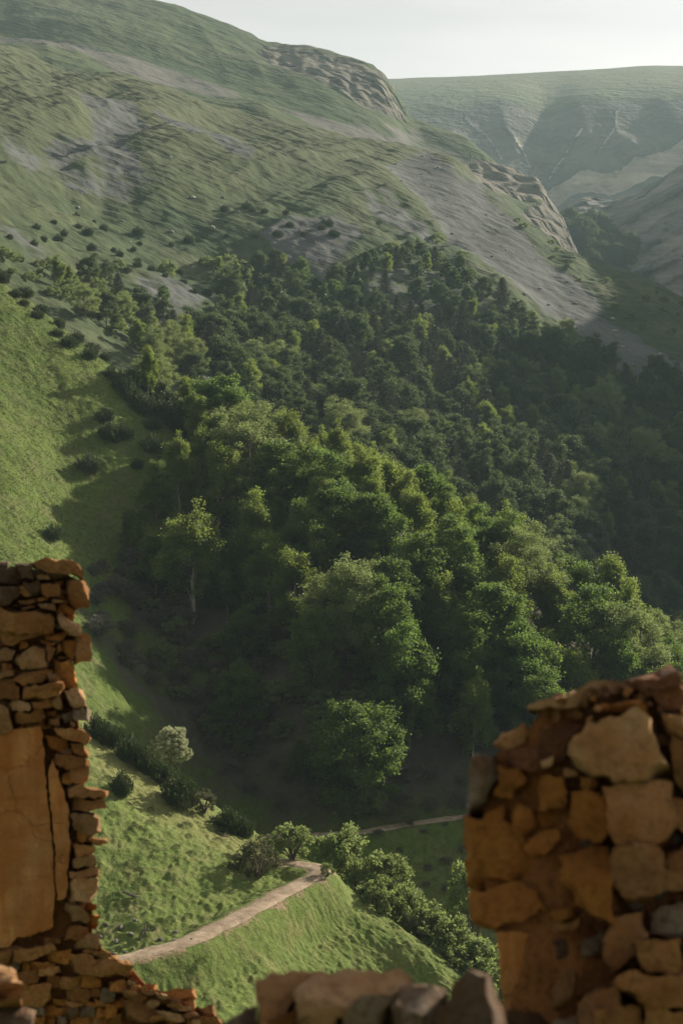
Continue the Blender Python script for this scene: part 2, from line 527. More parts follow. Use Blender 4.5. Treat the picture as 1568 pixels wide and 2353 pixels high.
layer('ravine_slope', [
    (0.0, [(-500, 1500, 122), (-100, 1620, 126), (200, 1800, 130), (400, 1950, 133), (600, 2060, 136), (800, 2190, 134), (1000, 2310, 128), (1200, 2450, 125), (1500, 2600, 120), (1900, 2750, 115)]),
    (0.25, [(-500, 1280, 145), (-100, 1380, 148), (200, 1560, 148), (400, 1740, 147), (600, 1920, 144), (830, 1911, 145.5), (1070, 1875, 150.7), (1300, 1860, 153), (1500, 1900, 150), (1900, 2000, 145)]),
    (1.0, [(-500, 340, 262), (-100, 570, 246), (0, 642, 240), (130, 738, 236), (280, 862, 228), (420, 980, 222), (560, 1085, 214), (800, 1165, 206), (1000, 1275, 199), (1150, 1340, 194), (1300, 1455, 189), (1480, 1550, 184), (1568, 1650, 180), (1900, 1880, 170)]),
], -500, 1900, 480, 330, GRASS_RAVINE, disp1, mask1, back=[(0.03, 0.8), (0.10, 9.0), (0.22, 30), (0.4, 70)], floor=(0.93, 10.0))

# --- L2: the long middle hillside
L2CREST = [(-700, -150, 860), (-300, 10, 800), (0, 110, 740), (165, 170, 715), (260, 186, 700), (380, 212, 690), (500, 256, 680), (567, 272, 680), (700, 298, 690), (786, 318, 700), (935, 346, 700), (1035, 372, 690), (1110, 430, 670), (1165, 469, 655), (1225, 523, 640), (1285, 578, 625), (1340, 606, 615), (1460, 640, 605), (1568, 690, 595), (1800, 800, 570), (2200, 960, 540)]
SCREE2 = [
    ([(165, 285), (240, 255), (290, 265), (350, 330), (300, 380), (345, 470), (300, 500), (230, 500), (210, 440), (140, 470), (60, 430), (120, 390), (200, 380), (190, 330)], 20, 0.62),
    ([(330, 285), (420, 300), (520, 350), (630, 455), (560, 440), (450, 380), (380, 330)], 12, 0.62),
    ([(600, 565), (700, 545), (790, 545), (830, 600), (760, 650), (640, 620)], 14, 0.8),
    ([(880, 385), (920, 366), (970, 356), (1110, 432), (1180, 512), (1260, 600), (1330, 672), (1420, 740), (1590, 868), (1590, 925), (1450, 845), (1300, 745), (1150, 645), (1050, 575), (980, 480), (920, 425)], 14, 1.0),
    ([(820, 460), (900, 470), (990, 540), (1010, 580), (930, 570), (850, 520)], 12, 0.6),
    ([(0, 380), (60, 400), (110, 440), (60, 470), (0, 450)], 14, 0.55),
    ([(300, 640), (420, 640), (500, 690), (420, 720), (330, 690)], 14, 0.55),
]
def disp2(P, U, V, s):
    q = P.copy()
    fade = (1 - 0.75 * sstep(0.75, 1.0, s)) * (1 - 0.85 * softpoly(U, V, SCREE2[3][0], 30))
    n = fbm(P * np.array([1, 1, 0.3]) / 130.0, 3, 60)
    q[..., 2] += fade * 17 * n
    # side ribs and gullies that run down the slope, leaning right
    a = (P[..., 0] * 0.92 - P[..., 1] * 0.38) / 55.0
    r = fbm(np.stack([a, P[..., 1] / 330.0, 0 * a], -1), 3, 64, ridge=True)
    q[..., 2] += fade * 8.0 * r
    q[..., 2] += fade * 3.2 * fbm(np.stack([P[..., 0] / 22.0 - P[..., 1] / 60.0, P[..., 1] / 90.0, 0 * a], -1), 3, 65, ridge=True)
    q[..., 2] += (0.4 + 0.6 * fade) * (2.0 * fbm(P / 14.0, 3, 66) + 0.7 * fbm(P / 4.5, 2, 68))
    sc = softpoly(U + 25 * fbm(P / 40.0, 3, 71), V + 16 * fbm(P / 40.0, 3, 72), SCREE2[0][0], 40)
    q[..., 2] -= 3.2 * sc
    gr = 1 - softpoly(U, V, SCREE2[3][0], 14)
    tz = (q[..., 2] + 0.36 * q[..., 0]) / 2.6 + 0.9 * fbm(P / 30.0, 2, 69)
    fr = tz - np.floor(tz)
    q[..., 2] += gr * 0.40 * (np.where(fr < 0.7, fr / 0.7, (1 - fr) / 0.3) - 0.5)
    return q
def mask2(P, U, V):
    wu = U + 22 * fbm(P / 30.0, 3, 70); wv = V + 14 * fbm(P / 30.0, 3, 74)
    m = 0 * U
    for poly, soft, k in SCREE2:
        m = np.maximum(m, softpoly(wu, wv, poly, soft) * k)
    m = np.maximum(m, 0.52 * sstep(0.0, 0.5, fbm(P / 38.0, 4, 77)) * sstep(250, 420, V))
    m = np.maximum(m, 0.45 * softpoly(U, V, [(490, 660), (800, 680), (930, 620), (1130, 710), (1400, 880), (1800, 1030), (1800, 1800), (600, 1050), (300, 820)], 40))
    ledge = 0 * U
    return m, ledge, sstep(560, 300, V)
layer('middle_hillside', [
    (0.0, [(-700, 380, 330), (-300, 560, 310), (0, 720, 292), (400, 1040, 284), (800, 1270, 276), (1200, 1500, 270), (1568, 1800, 262), (1800, 1950, 258), (2200, 2200, 250)]),
    (0.45, [(-700, 60, 560), (-300, 250, 520), (0, 390, 480), (400, 560, 455), (800, 680, 450), (1200, 860, 430), (1568, 1080, 400), (1800, 1200, 390), (2200, 1400, 370)]),
    (1.0, L2CREST),
], -700, 2200, 640, 420, GRASS_HILL, disp2, mask2, back=[(0.03, 4), (0.08, 18), (0.2, 80), (0.35, 170)], floor=(0.92, 25.0))

# --- L3: the upper mountain with its cliff
L3CREST = [(-900, -330, 1350), (-400, -160, 1300), (0, -35, 1250), (340, 0, 1220), (480, 40, 1200), (580, 76, 1190), (620, 95, 1185), (700, 100, 1180), (800, 121, 1170), (870, 151, 1160), (900, 190, 1150), (925, 232, 1140), (936, 252, 1125), (960, 270, 1115), (1000, 285, 1100), (1060, 308, 1085), (1130, 360, 1065), (1200, 398, 1050), (1236, 412, 1040), (1262, 462, 1030), (1290, 505, 1015), (1312, 560, 1000), (1335, 605, 990), (1420, 680, 980), (1600, 800, 960)]
BARE3 = [
    ([(-100, 75), (0, 80), (150, 95), (300, 130), (480, 185), (560, 218), (500, 228), (350, 196), (200, 152), (0, 112), (-100, 100)], 12, 0.75),
    ([(560, 225), (700, 240), (830, 262), (970, 300), (960, 342), (850, 332), (700, 292), (590, 252)], 12, 0.75),
    ([(880, 250), (935, 265), (1060, 310), (1100, 350), (1040, 370), (960, 330), (900, 290)], 12, 0.55),
]
ROCK3 = [
    ([(590, 100), (640, 92), (720, 98), (800, 119), (872, 148), (905, 190), (940, 250), (895, 240), (850, 225), (800, 212), (740, 180), (660, 150), (620, 125)], 10, 0.72),
    ([(1030, 345), (1080, 335), (1135, 360), (1240, 410), (1268, 462), (1200, 468), (1120, 440), (1050, 400)], 9, 0.85),
    ([(1200, 490), (1262, 462), (1300, 510), (1345, 610), (1290, 592), (1230, 540)], 8, 0.9),
]
def disp3(P, U, V, s):
    q = P.copy()
    fade = 1 - 0.8 * sstep(0.7, 1.0, s)
    q[..., 2] += fade * 22 * fbm(P / 240.0, 3, 80)
    a = (P[..., 0] * 0.9 + P[..., 1] * 0.25) / 110.0
    q[..., 2] += fade * 9 * fbm(np.stack([a, P[..., 1] / 700.0, 0 * a], -1), 3, 84, ridge=True)
    q[..., 2] += 2.6 * fbm(P / 24.0, 4, 86)
    rk = 0 * U
    for poly, soft, k in ROCK3:
        rk = np.maximum(rk, softpoly(U, V, poly, soft))
    zz = q[..., 2] + 4 * fbm(P / 40.0, 2, 88)
    st = zz / 11.0
    q[..., 2] += rk * 4.5 * (sstep(0.2, 0.8, st - np.floor(st)) - (st - np.floor(st)))
    q[..., 1] += rk * 7 * fbm(P * np.array([1, 1, 0.25]) / 14.0, 3, 89, ridge=True)
    return q
def mask3(P, U, V):
    wu = U + 16 * fbm(P / 60.0, 3, 90); wv = V + 9 * fbm(P / 60.0, 3, 94)
    b = 0 * U; r = 0 * U
    for poly, soft, k in BARE3:
        b = np.maximum(b, softpoly(wu, wv, poly, soft) * k)
    for poly, soft, k in ROCK3:
        r = np.maximum(r, softpoly(wu, wv, poly, soft) * k)
    return b, r, sstep(200, 0, V) * sstep(500, 200, U)
layer('upper_mountain', [
    (0.0, [(-900, 20, 900), (-300, 90, 850), (0, 170, 800), (260, 245, 770), (500, 320, 760), (786, 390, 760), (935, 420, 760), (1110, 500, 740), (1285, 640, 720), (1420, 740, 715), (1600, 860, 700)]),
    (0.5, [(-900, -130, 1120), (-300, -20, 1080), (0, 70, 1030), (260, 120, 1010), (500, 185, 990), (786, 250, 970), (935, 318, 960), (1110, 425, 930), (1285, 570, 880), (1420, 705, 860), (1600, 825, 840)]),
    (1.0, L3CREST),
], -900, 1600, 440, 250, GRASS_PEAK, disp3, mask3, back=[(0.02, 3), (0.07, 30), (0.2, 150), (0.4, 330)], floor=(0.95, 40))

# --- L4: the far mountain across the valley head
def disp4(P, U, V, s):
    q = P.copy()
    fade = 1 - 0.95 * sstep(0.50, 0.78, s)
    a = (P[..., 0] + 90 * fbm(P / 500.0, 2, 101)) / 70.0
    r = fbm(np.stack([a, P[..., 1] / 2600.0, 0 * a], -1), 4, 102, ridge=True)
    q[..., 2] += fade * (2 * fbm(P / 420.0, 2, 103) + 8 * r)
    q[..., 2] += (0.1 + 0.9 * fade) * 8 * fbm(P / 70.0, 4, 106)
    vee = np.exp(-((U - 1245 - (V - 420) * -0.05) / 60) ** 2) * sstep(0.1, 0.4, s) * (1 - sstep(0.7, 0.9, s))
    q[..., 2] -= 14 * vee
    band = softpoly(U, V, ROCK4[0][0], 10)
    q[..., 1] += band * 26 * fbm(P * np.array([1, 1, 0.2]) / 55.0, 3, 108, ridge=True)
    return q
ROCK4 = [([(1255, 425), (1330, 392), (1400, 398), (1480, 362), (1600, 305), (1600, 385), (1480, 425), (1400, 452), (1330, 445), (1265, 470)], 8, 1.0),
         ([(1080, 370), (1200, 360), (1250, 400), (1240, 420), (1150, 400)], 10, 0.4)]
def mask4(P, U, V):
    wu = U + 20 * fbm(P / 140.0, 3, 110); wv = V + 10 * fbm(P / 140.0, 3, 112)
    b = sstep(-8, 22, wv - (226 + 8 * fbm(P / 260.0, 3, 114) - 0.0 * wu + sstep(1150, 930, wu) * 26)) * 0.9
    streak = fbm(np.stack([P[..., 0] / 45.0, P[..., 1] / 1500.0, 0 * P[..., 0]], -1), 3, 116)
    b = b * (0.85 + 0.35 * streak)
    r = 0 * U
    for line, wd in ([(1150, 300), (1195, 345), (1235, 395), (1243, 430)], 7), ([(1330, 300), (1290, 345), (1262, 390), (1250, 430)], 7), ([(1060, 270), (1110, 320), (1140, 360)], 6), ([(1420, 260), (1400, 310), (1370, 350)], 5):
        d_ = np.full(np.shape(U), 1e9)
        for (xa, ya), (xb, yb) in zip(line[:-1], line[1:]):
            t_ = np.clip(((wu - xa) * (xb - xa) + (wv - ya) * (yb - ya)) / ((xb - xa) ** 2 + (yb - ya) ** 2), 0, 1)
            d_ = np.minimum(d_, np.hypot(wu - xa - t_ * (xb - xa), wv - ya - t_ * (yb - ya)))
        r = np.maximum(r, 0.55 * (1 - sstep(wd * 0.3, wd, d_)))
    strat = P[..., 2] / 26.0 + 0.8 * fbm(P / 200.0, 2, 118)
    r = np.maximum(r, 0.50 * sstep(0.72, 0.95, np.abs(2 * (strat - np.floor(strat)) - 1)) * sstep(255, 300, wv) * sstep(-0.2, 0.3, fbm(P / 160.0, 3, 119)))
    for poly, soft, k in ROCK4:
        r = np.maximum(r, softpoly(wu, wv, poly, soft) * k)
    return b, r, sstep(240, 190, V)
layer('far_mountain', [
    (0.0, [(500, 560, 1490), (915, 600, 1490), (1100, 640, 1490), (1250, 690, 1480), (1400, 740, 1480), (1568, 800, 1450), (2000, 950, 1400), (2600, 1100, 1350)]),
    (0.45, [(500, 380, 1690), (915, 385, 1690), (1100, 390, 1690), (1250, 400, 1690), (1400, 410, 1680), (1568, 420, 1670), (2000, 440, 1630), (2600, 460, 1600)]),
    (0.7, [(500, 262, 1880), (915, 252, 1880), (1100, 238, 1890), (1250, 234, 1880), (1400, 230, 1880), (1568, 226, 1870), (2000, 215, 1840), (2600, 200, 1800)]),
    (1.0, [(500, 226, 2900), (800, 203, 2900), (915, 195, 2900), (1100, 190, 2900), (1180, 186, 2900), (1300, 180, 2900), (1400, 174, 2900), (1500, 167, 2900), (1568, 169, 2900), (2000, 165, 2900), (2600, 150, 2900)]),
], 500, 2600, 360, 240, FAR_SLOPE, disp4, mask4, back=[(0.05, 30), (0.15, 120), (0.4, 500)], floor=(0.95, 60))

# --- L5: the striated buttress on the valley's right
def disp5(P, U, V, s):
    q = P.copy()
    q[..., 2] += 9 * fbm(P / 60.0, 4, 120)
    z2 = q[..., 2] - 0.55 * q[..., 0]
    st = z2 / 19.0 + 0.5 * fbm(P / 80.0, 2, 122)
    f = st - np.floor(st)
    q[..., 1] -= 7 * (sstep(0.1, 0.35, f) - sstep(0.6, 0.95, f))
    q[..., 1] += 10 * fbm(P * np.array([1, 1, 0.3]) / 26.0, 3, 124, ridge=True)
    return q
def mask5(P, U, V):
    z2 = P[..., 2] - 0.55 * P[..., 0]
    st = z2 / 26.0 + 0.6 * fbm(P / 60.0, 3, 126)
    f = np.abs(2 * (st - np.floor(st)) - 1)
    r = sstep(0.35, 0.7, f) * 0.9
    r = np.maximum(r, softpoly(U, V, [(1480, 620), (1568, 560), (1700, 600), (1700, 720), (1540, 690)], 12))
    green = softpoly(U, V, [(1280, 480), (1345, 480), (1410, 540), (1450, 640), (1380, 680), (1300, 600)], 14)
    return (1 - green) * 0.8 + 0.1, r * (1 - green), 0.0
layer('valley_buttress', [
    (0.0, [(1230, 640, 960), (1330, 680, 940), (1460, 760, 920), (1568, 800, 910), (1800, 900, 900), (2200, 1050, 880)]),
    (1.0, [(1230, 545, 1330), (1290, 492, 1310), (1335, 462, 1300), (1400, 470, 1290), (1450, 446, 1280), (1500, 418, 1270), (1568, 378, 1260), (1800, 290, 1250), (2200, 150, 1240)]),
], 1230, 2200, 300, 170, BUTTRESS, disp5, mask5, back=[(0.03, 12), (0.12, 80), (0.3, 260)], floor=(0.95, 40))

# --- the valley's right-hand wall, outside the view: its ridge keeps the low sun off the ravine's far side
ca, sa = math.sin(math.radians(SUN_AZ)), math.cos(math.radians(SUN_AZ))
qg, pg = np.meshgrid(np.linspace(-420, 520, 150), np.linspace(420, 1150, 110))
rx, ry = ca * pg - sa * qg, sa * pg + ca * qg
ridge = np.exp(-((pg - 740 - 25 * np.sin(qg / 90.0)) / 190.0) ** 2)
ridge_top = 162 + 33 * sstep(350, 285, qg) + 16 * fbm(np.stack([qg / 60.0, 0 * qg, 0 * qg], -1), 3, 150) + np.where(qg < 60, (60 - qg) * -0.18, 0)
rz = -150 + (ridge_top + 150) * ridge * sstep(520, 440, qg) + 8 * fbm(np.stack([rx, ry, 0 * rx], -1) / 40.0, 4, 152) * (1 - ridge)
ri = np.arange(rx.size).reshape(rx.shape)
link('right_hill', mesh_np('right_hill', np.stack([rx, ry, rz], -1).reshape(-1, 3), np.stack([ri[:-1, :-1], ri[:-1, 1:], ri[1:, 1:], ri[1:, :-1]], -1).reshape(-1, 4), GRASS_HILL), kind='structure')

# --- ground under the ruin, and the valley floor out to the horizon
gx, gy = np.meshgrid(np.linspace(-90, 90, 140), np.linspace(-120, 72, 150))
gz = np.where(gy > 0, -4.6 - 0.455 * np.maximum(gy - 6, 0), -4.6 - 0.22 * gy * (gy < -6))
gz = gz + 0.3 * fbm(np.stack([gx, gy, 0 * gx], -1) / 5.0, 3, 130) - np.maximum(0, gx - 8) * 0.12
gi = np.arange(gx.size).reshape(gx.shape)
gq = np.stack([gi[:-1, :-1], gi[:-1, 1:], gi[1:, 1:], gi[1:, :-1]], -1).reshape(-1, 4)
gme = mesh_np('village_ground', np.stack([gx, gy, gz], -1).reshape(-1, 3), gq, GRASS_NEAR)
link('village_ground', gme, kind='structure')
bx, by = np.meshgrid(np.linspace(-9000, 9000, 30), np.linspace(-9000, 9000, 30))
bi = np.arange(bx.size).reshape(bx.shape)
bq = np.stack([bi[:-1, :-1], bi[:-1, 1:], bi[1:, 1:], bi[1:, :-1]], -1).reshape(-1, 4)
link('valley_ground', mesh_np('valley_ground', np.stack([bx, by, 0 * bx - 190.0], -1).reshape(-1, 3), bq, GRASS_PEAK), kind='structure')

# --- trails
TP = NT('trail_dirt')
tP = TP.pos(1.0)
tn = TP.noise(tP, 1.4, 5, 0.65); tf = TP.noise(tP, 9.0, 4, 0.6)
tcol = TP.mix(TP.ramp(tn, [(0.35, (0, 0, 0)), (0.65, (1, 1, 1))]), (0.19, 0.145, 0.10), (0.34, 0.265, 0.195))
tcol = TP.mix(TP.ramp(tf, [(0.25, (0.6, 0.6, 0.6)), (0.45, (0, 0, 0))]), tcol, (0.12, 0.09, 0.06))
TRAIL = TP.diffuse(tcol, TP.bump(TP.math('ADD', tn, tf), 0.6, 0.06), 0.95, 0.1)
def ribbon(name, line, w, lname, lift):
    t = np.gradient(line[:, :2], axis=0)
    nrm = np.stack([-t[:, 1], t[:, 0]], -1) / (np.linalg.norm(t, axis=1)[:, None] + 1e-9)
    K = 9
    g = np.linspace(-1, 1, K)
    ww = w * (1 + 0.42 * fbm(line / 2.2, 4, 140))
    V = np.zeros((len(line), K, 3))
    V[..., :2] = line[:, None, :2] + nrm[:, None] * (g[None, :, None] * ww[:, None, None])
    V[..., 2] = line[:, None, 2] + lift - 0.16 * np.maximum(0, np.abs(g)[None] - 0.55) ** 1.3 * 2 + 0.03 * fbm(V / 0.6, 2, 142)
    idx = np.arange(len(line) * K).reshape(-1, K)
    q = np.stack([idx[:-1, :-1], idx[:-1, 1:], idx[1:, 1:], idx[1:, :-1]], -1).reshape(-1, 4)
    return link(name, mesh_np(name, V.reshape(-1, 3), q, TRAIL), kind='structure')
ribbon('trail', PATHF, 0.68, 'near_slope', 0.03)
ribbon('trail', PATH2F, 0.8, 'ravine_slope', 0.10)

# ------------------------------------------------------------------ haze: the valley's air
HZ = bpy.data.materials.new('valley_air')
HZ.use_nodes = True
ht = HZ.node_tree
ht.nodes.clear()
ho = ht.nodes.new('ShaderNodeOutputMaterial')
hv = ht.nodes.new('ShaderNodeVolumePrincipled')
hv.inputs['Color'].default_value = (0.40, 0.565, 0.62, 1)
hv.inputs['Density'].default_value = 0.00018
hv.inputs['Anisotropy'].default_value = 0.10
ht.links.new(hv.outputs[0], ho.inputs['Volume'])
bm = bmesh.new()
bmesh.ops.create_cube(bm, size=1.0)
for vtx in bm.verts:
    vtx.co = Vector((vtx.co.x * 19000, vtx.co.y * 19000, (vtx.co.z + 0.5) * 910 - 195))
hme = bpy.data.meshes.new('haze')
bm.to_mesh(hme); bm.free()
hme.materials.append(HZ)
link('haze', hme, kind='stuff')

# ------------------------------------------------------------------ plants: prototypes (leaf-sized faces spread through each crown's volume)
R2 = np.random.default_rng(21)
LEAF_BIRCH = leaf_material('birch_leaf', (0.045, 0.078, 0.020), (0.090, 0.122, 0.034), (0.34, 0.44, 0.075))
LEAF_BROAD = leaf_material('broad_leaf', (0.034, 0.066, 0.020), (0.072, 0.096, 0.026), (0.20, 0.31, 0.055))
LEAF_DULL = leaf_material('dull_leaf', (0.036, 0.056, 0.023), (0.052, 0.072, 0.030), (0.115, 0.165, 0.048))  # greyer leaf for far trees; its dullness also paints their haze and shade
LEAF_WILLOW = leaf_material('willow_leaf', (0.086, 0.122, 0.048), (0.118, 0.152, 0.064), (0.32, 0.40, 0.12))
LEAF_PALE = leaf_material('pale_leaf', (0.30, 0.31, 0.20), (0.38, 0.39, 0.27), (0.42, 0.45, 0.24))
LEAF_PINE = leaf_material('pine_needle', (0.040, 0.050, 0.024), (0.060, 0.060, 0.034), (0.05, 0.06, 0.02), tfac=0.15)
LEAF_JUNIPER = leaf_material('juniper_needle', (0.034, 0.052, 0.022), (0.055, 0.072, 0.030), (0.08, 0.12, 0.03), tfac=0.18)
LEAF_OLIVE = leaf_material('olive_scrub', (0.075, 0.075, 0.034), (0.105, 0.100, 0.048), (0.11, 0.12, 0.04), tfac=0.25)
LEAF_GREY = leaf_material('grey_scrub', (0.085, 0.080, 0.060), (0.110, 0.105, 0.075), (0.08, 0.08, 0.05), tfac=0.2)
LEAF_TURF = leaf_material('turf_tuft', (0.075, 0.115, 0.026), (0.125, 0.160, 0.040), (0.16, 0.24, 0.05), tfac=0.35)
BARK_PALE = bark_material('birch_bark', (0.27, 0.25, 0.21), (0.12, 0.105, 0.09))
BARK_DARK = bark_material('brown_bark', (0.085, 0.065, 0.048), (0.14, 0.11, 0.085))

def unit(n):
    v = R2.normal(size=(n, 3))
    return v / np.linalg.norm(v, axis=1)[:, None]

def leaf_quads(C, size, asp=0.6, flat=0.35, axis=None):
    """One small rhombus per point of C."""
    n = len(C)
    s = size * R2.uniform(0.6, 1.3, n)[:, None]
    a = unit(n) if axis is None else axis + 0.35 * unit(n)
    a /= np.linalg.norm(a, axis=1)[:, None]
    b = unit(n)
    b[:, 2] *= (1 - flat)
    b = np.cross(a, b); b /= np.linalg.norm(b, axis=1)[:, None] + 1e-9
    V = np.stack([C - a * s * 0.5, C + b * s * 0.5 * asp, C + a * s * 0.5, C - b * s * 0.5 * asp], 1).reshape(-1, 3)
    return V, np.arange(4 * n).reshape(n, 4)

def tube(pts, rad, k=6):
    pts = np.asarray(pts, float)
    V, Q = [], []
    for i, p in enumerate(pts):
        t = pts[min(i + 1, len(pts) - 1)] - pts[max(i - 1, 0)]
        t /= np.linalg.norm(t) + 1e-9
        a = np.cross(t, [0.3, 0.9, 0.1]); a /= np.linalg.norm(a) + 1e-9
        b = np.cross(t, a)
        for j in range(k):
            w = 2 * math.pi * j / k
            V.append(p + rad[i] * (a * math.cos(w) + b * math.sin(w)))
    for i in range(len(pts) - 1):
        for j in range(k):
            Q.append((i * k + j, i * k + (j + 1) % k, (i + 1) * k + (j + 1) % k, (i + 1) * k + j))
    return np.array(V), np.array(Q)

def join(parts):
    V, Q, o = [], [], 0
    for v, q in parts:
        V.append(v); Q.append(q + o); o += len(v)
    return np.concatenate(V), np.concatenate(Q)

def crown_points(H, cz, rx, rz, n_clump, clump_r, n_leaf, droop, taper=0.0, hollow=0.55, zmin=0.12):
    """Leaf points in clumps over a lumpy crown."""
    d = unit(n_clump)
    d[:, 2] = np.where(d[:, 2] < -0.8, -d[:, 2] * 0.6, d[:, 2])
    rad = R2.uniform(hollow, 1.0, n_clump) ** 0.7
    lump = 1 + 0.30 * vnoise(d * 1.7 + R2.uniform(0, 50, 3), 5) + 0.12 * vnoise(d * 4 + 9, 6)
    c = d * (rad * lump)[:, None]
    sh = 1 - taper * np.clip(c[:, 2], -1, 1)
    c = np.stack([c[:, 0] * rx * sh * H, c[:, 1] * rx * sh * H, cz * H + c[:, 2] * rz * H], -1)
    pts = []
    for i in range(n_clump):
        r = clump_r * H * R2.uniform(0.55, 1.3)
        m = int(n_leaf * R2.uniform(0.6, 1.35) * (r / (clump_r * H)) ** 1.5)
        p = unit(m) * (np.abs(R2.normal(0.72, 0.30, m)))[:, None] * r
        p[:, 2] *= 0.75
        if droop:
            p[:, 2] -= droop * H * R2.uniform(0, 1, m) ** 1.6 * R2.uniform(0.2, 1.0)
        pts.append(c[i] + p)
    p = np.concatenate(pts)
    p[:, 2] = np.maximum(p[:, 2], zmin * H + R2.uniform(0, 0.06 * H, len(p)))
    return p, c

def trunk_mesh(H, c, r0, n_limb, lean=0.04, forks=1):
    top = np.array([R2.normal() * lean * H, R2.normal() * lean * H, 0.86 * H])
    P = np.array([np.array([0, 0, -0.05 * H]) * (1 - t) + top * t + np.array([R2.normal(), R2.normal(), 0]) * 0.008 * H for t in np.linspace(0, 1, 8)])
    P[0, :2] = 0
    parts = [tube(P, r0 * (1 - np.linspace(0, 1, 8)) ** 0.8 + 0.012, 7)]
    for i in R2.choice(len(c), min(n_limb, len(c)), replace=False):
        e = c[i]
        t = np.clip((e[2] - 0.22 * H) / (0.9 * H), 0.2, 0.8)
        k = t * 7
        b = P[int(k)] + (P[min(int(k) + 1, 7)] - P[int(k)]) * (k - int(k))
        mid = (b + e) / 2 + np.array([0, 0, 0.05 * H])
        parts.append(tube([b, mid, e], [r0 * 0.38 * (1 - t * 0.5), r0 * 0.2, 0.012], 5))
    return join(parts)

def proto_tree(kind, seed, H=12.0):
    global R2
    R2 = np.random.default_rng(seed)
    if kind == 'birch':
        w = R2.uniform(0.15, 0.20)
        p, c = crown_points(H, 0.56, w, 0.43, 72, 0.056, 330, 0.13, taper=0.30, hollow=0.35)
        leaf, lm, bm_ = 0.205, LEAF_BIRCH, BARK_PALE
        asp, r0 = 0.62, 0.16
    elif kind == 'broad':
        w = R2.uniform(0.25, 0.32)
        p, c = crown_points(H, 0.52, w, 0.46, 96, 0.070, 330, 0.05, taper=0.16, hollow=0.5)
        leaf, lm, bm_ = 0.225, LEAF_BROAD, BARK_DARK
        asp, r0 = 0.72, 0.20
    elif kind == 'dull':
        w = R2.uniform(0.24, 0.31)
        p, c = crown_points(H, 0.52, w, 0.46, 90, 0.074, 210, 0.05, taper=0.20, hollow=0.5)
        leaf, lm, bm_ = 0.29, LEAF_DULL, BARK_DARK
        asp, r0 = 0.72, 0.20
    elif kind == 'willow':
        w = R2.uniform(0.30, 0.38)
        p, c = crown_points(H, 0.50, w, 0.47, 110, 0.066, 300, 0.06, taper=0.12, hollow=0.4)
        leaf, lm, bm_ = 0.215, LEAF_WILLOW, BARK_DARK
        asp, r0 = 0.5, 0.20
    elif kind == 'pale':
        p, c = crown_points(H, 0.60, 0.37, 0.37, 260, 0.052, 130, 0.0, hollow=0.5, zmin=0.24)
        leaf, lm, bm_ = 0.34, LEAF_PALE, BARK_DARK
        asp, r0 = 0.75, 0.22
    elif kind == 'pine':
        pts, cs, ax = [], [], []
        tiers = 15
        for t in range(tiers):
            z = (0.16 + 0.80 * t / (tiers - 1)) * H
            rr = 0.24 * H * (1 - t / (tiers - 1)) ** 0.75 + 0.02 * H
            nb = R2.integers(6, 9)
            a0 = R2.uniform(0, 7)
            for b in range(nb):
                a = a0 + 2 * math.pi * b / nb + R2.normal() * 0.2
                Lb = rr * R2.uniform(0.7, 1.15)
                m = int(34 + 70 * Lb / (0.24 * H))
                f = R2.uniform(0.15, 1, m)
                q = np.stack([np.cos(a) * f * Lb, np.sin(a) * f * Lb, z + f * f * Lb * 0.28 - f * Lb * 0.12], -1)
                q += R2.normal(size=(m, 3)) * np.array([0.028, 0.028, 0.018]) * H * (0.5 + f[:, None] * 0.6)
                pts.append(q)
                ax.append(np.tile([math.cos(a) * 0.7, math.sin(a) * 0.7, 0.6], (m, 1)))
                cs.append([math.cos(a) * Lb * 0.85, math.sin(a) * Lb * 0.85, z + Lb * 0.1])
        p, c = np.concatenate(pts), np.array(cs)
        leaf, lm, bm_ = 0.36, LEAF_PINE, BARK_DARK
        asp, r0 = 0.35, 0.19
        Vc, Qc = leaf_quads(p, leaf, asp, 0.2, np.concatenate(ax))
        crown = mesh_np('crown', Vc, Qc, lm, False)
        trunk = mesh_np('trunk', *trunk_mesh(H, c, r0, 24, 0.01), bm_)
        return crown, trunk
    Vc, Qc = leaf_quads(p, leaf, asp)
    crown = mesh_np('crown', Vc, Qc, lm, False)
    trunk = mesh_np('trunk', *trunk_mesh(H, c, r0, 14 if kind != 'birch' else 9, 0.05 if kind != 'birch' else 0.025), bm_)
    return crown, trunk

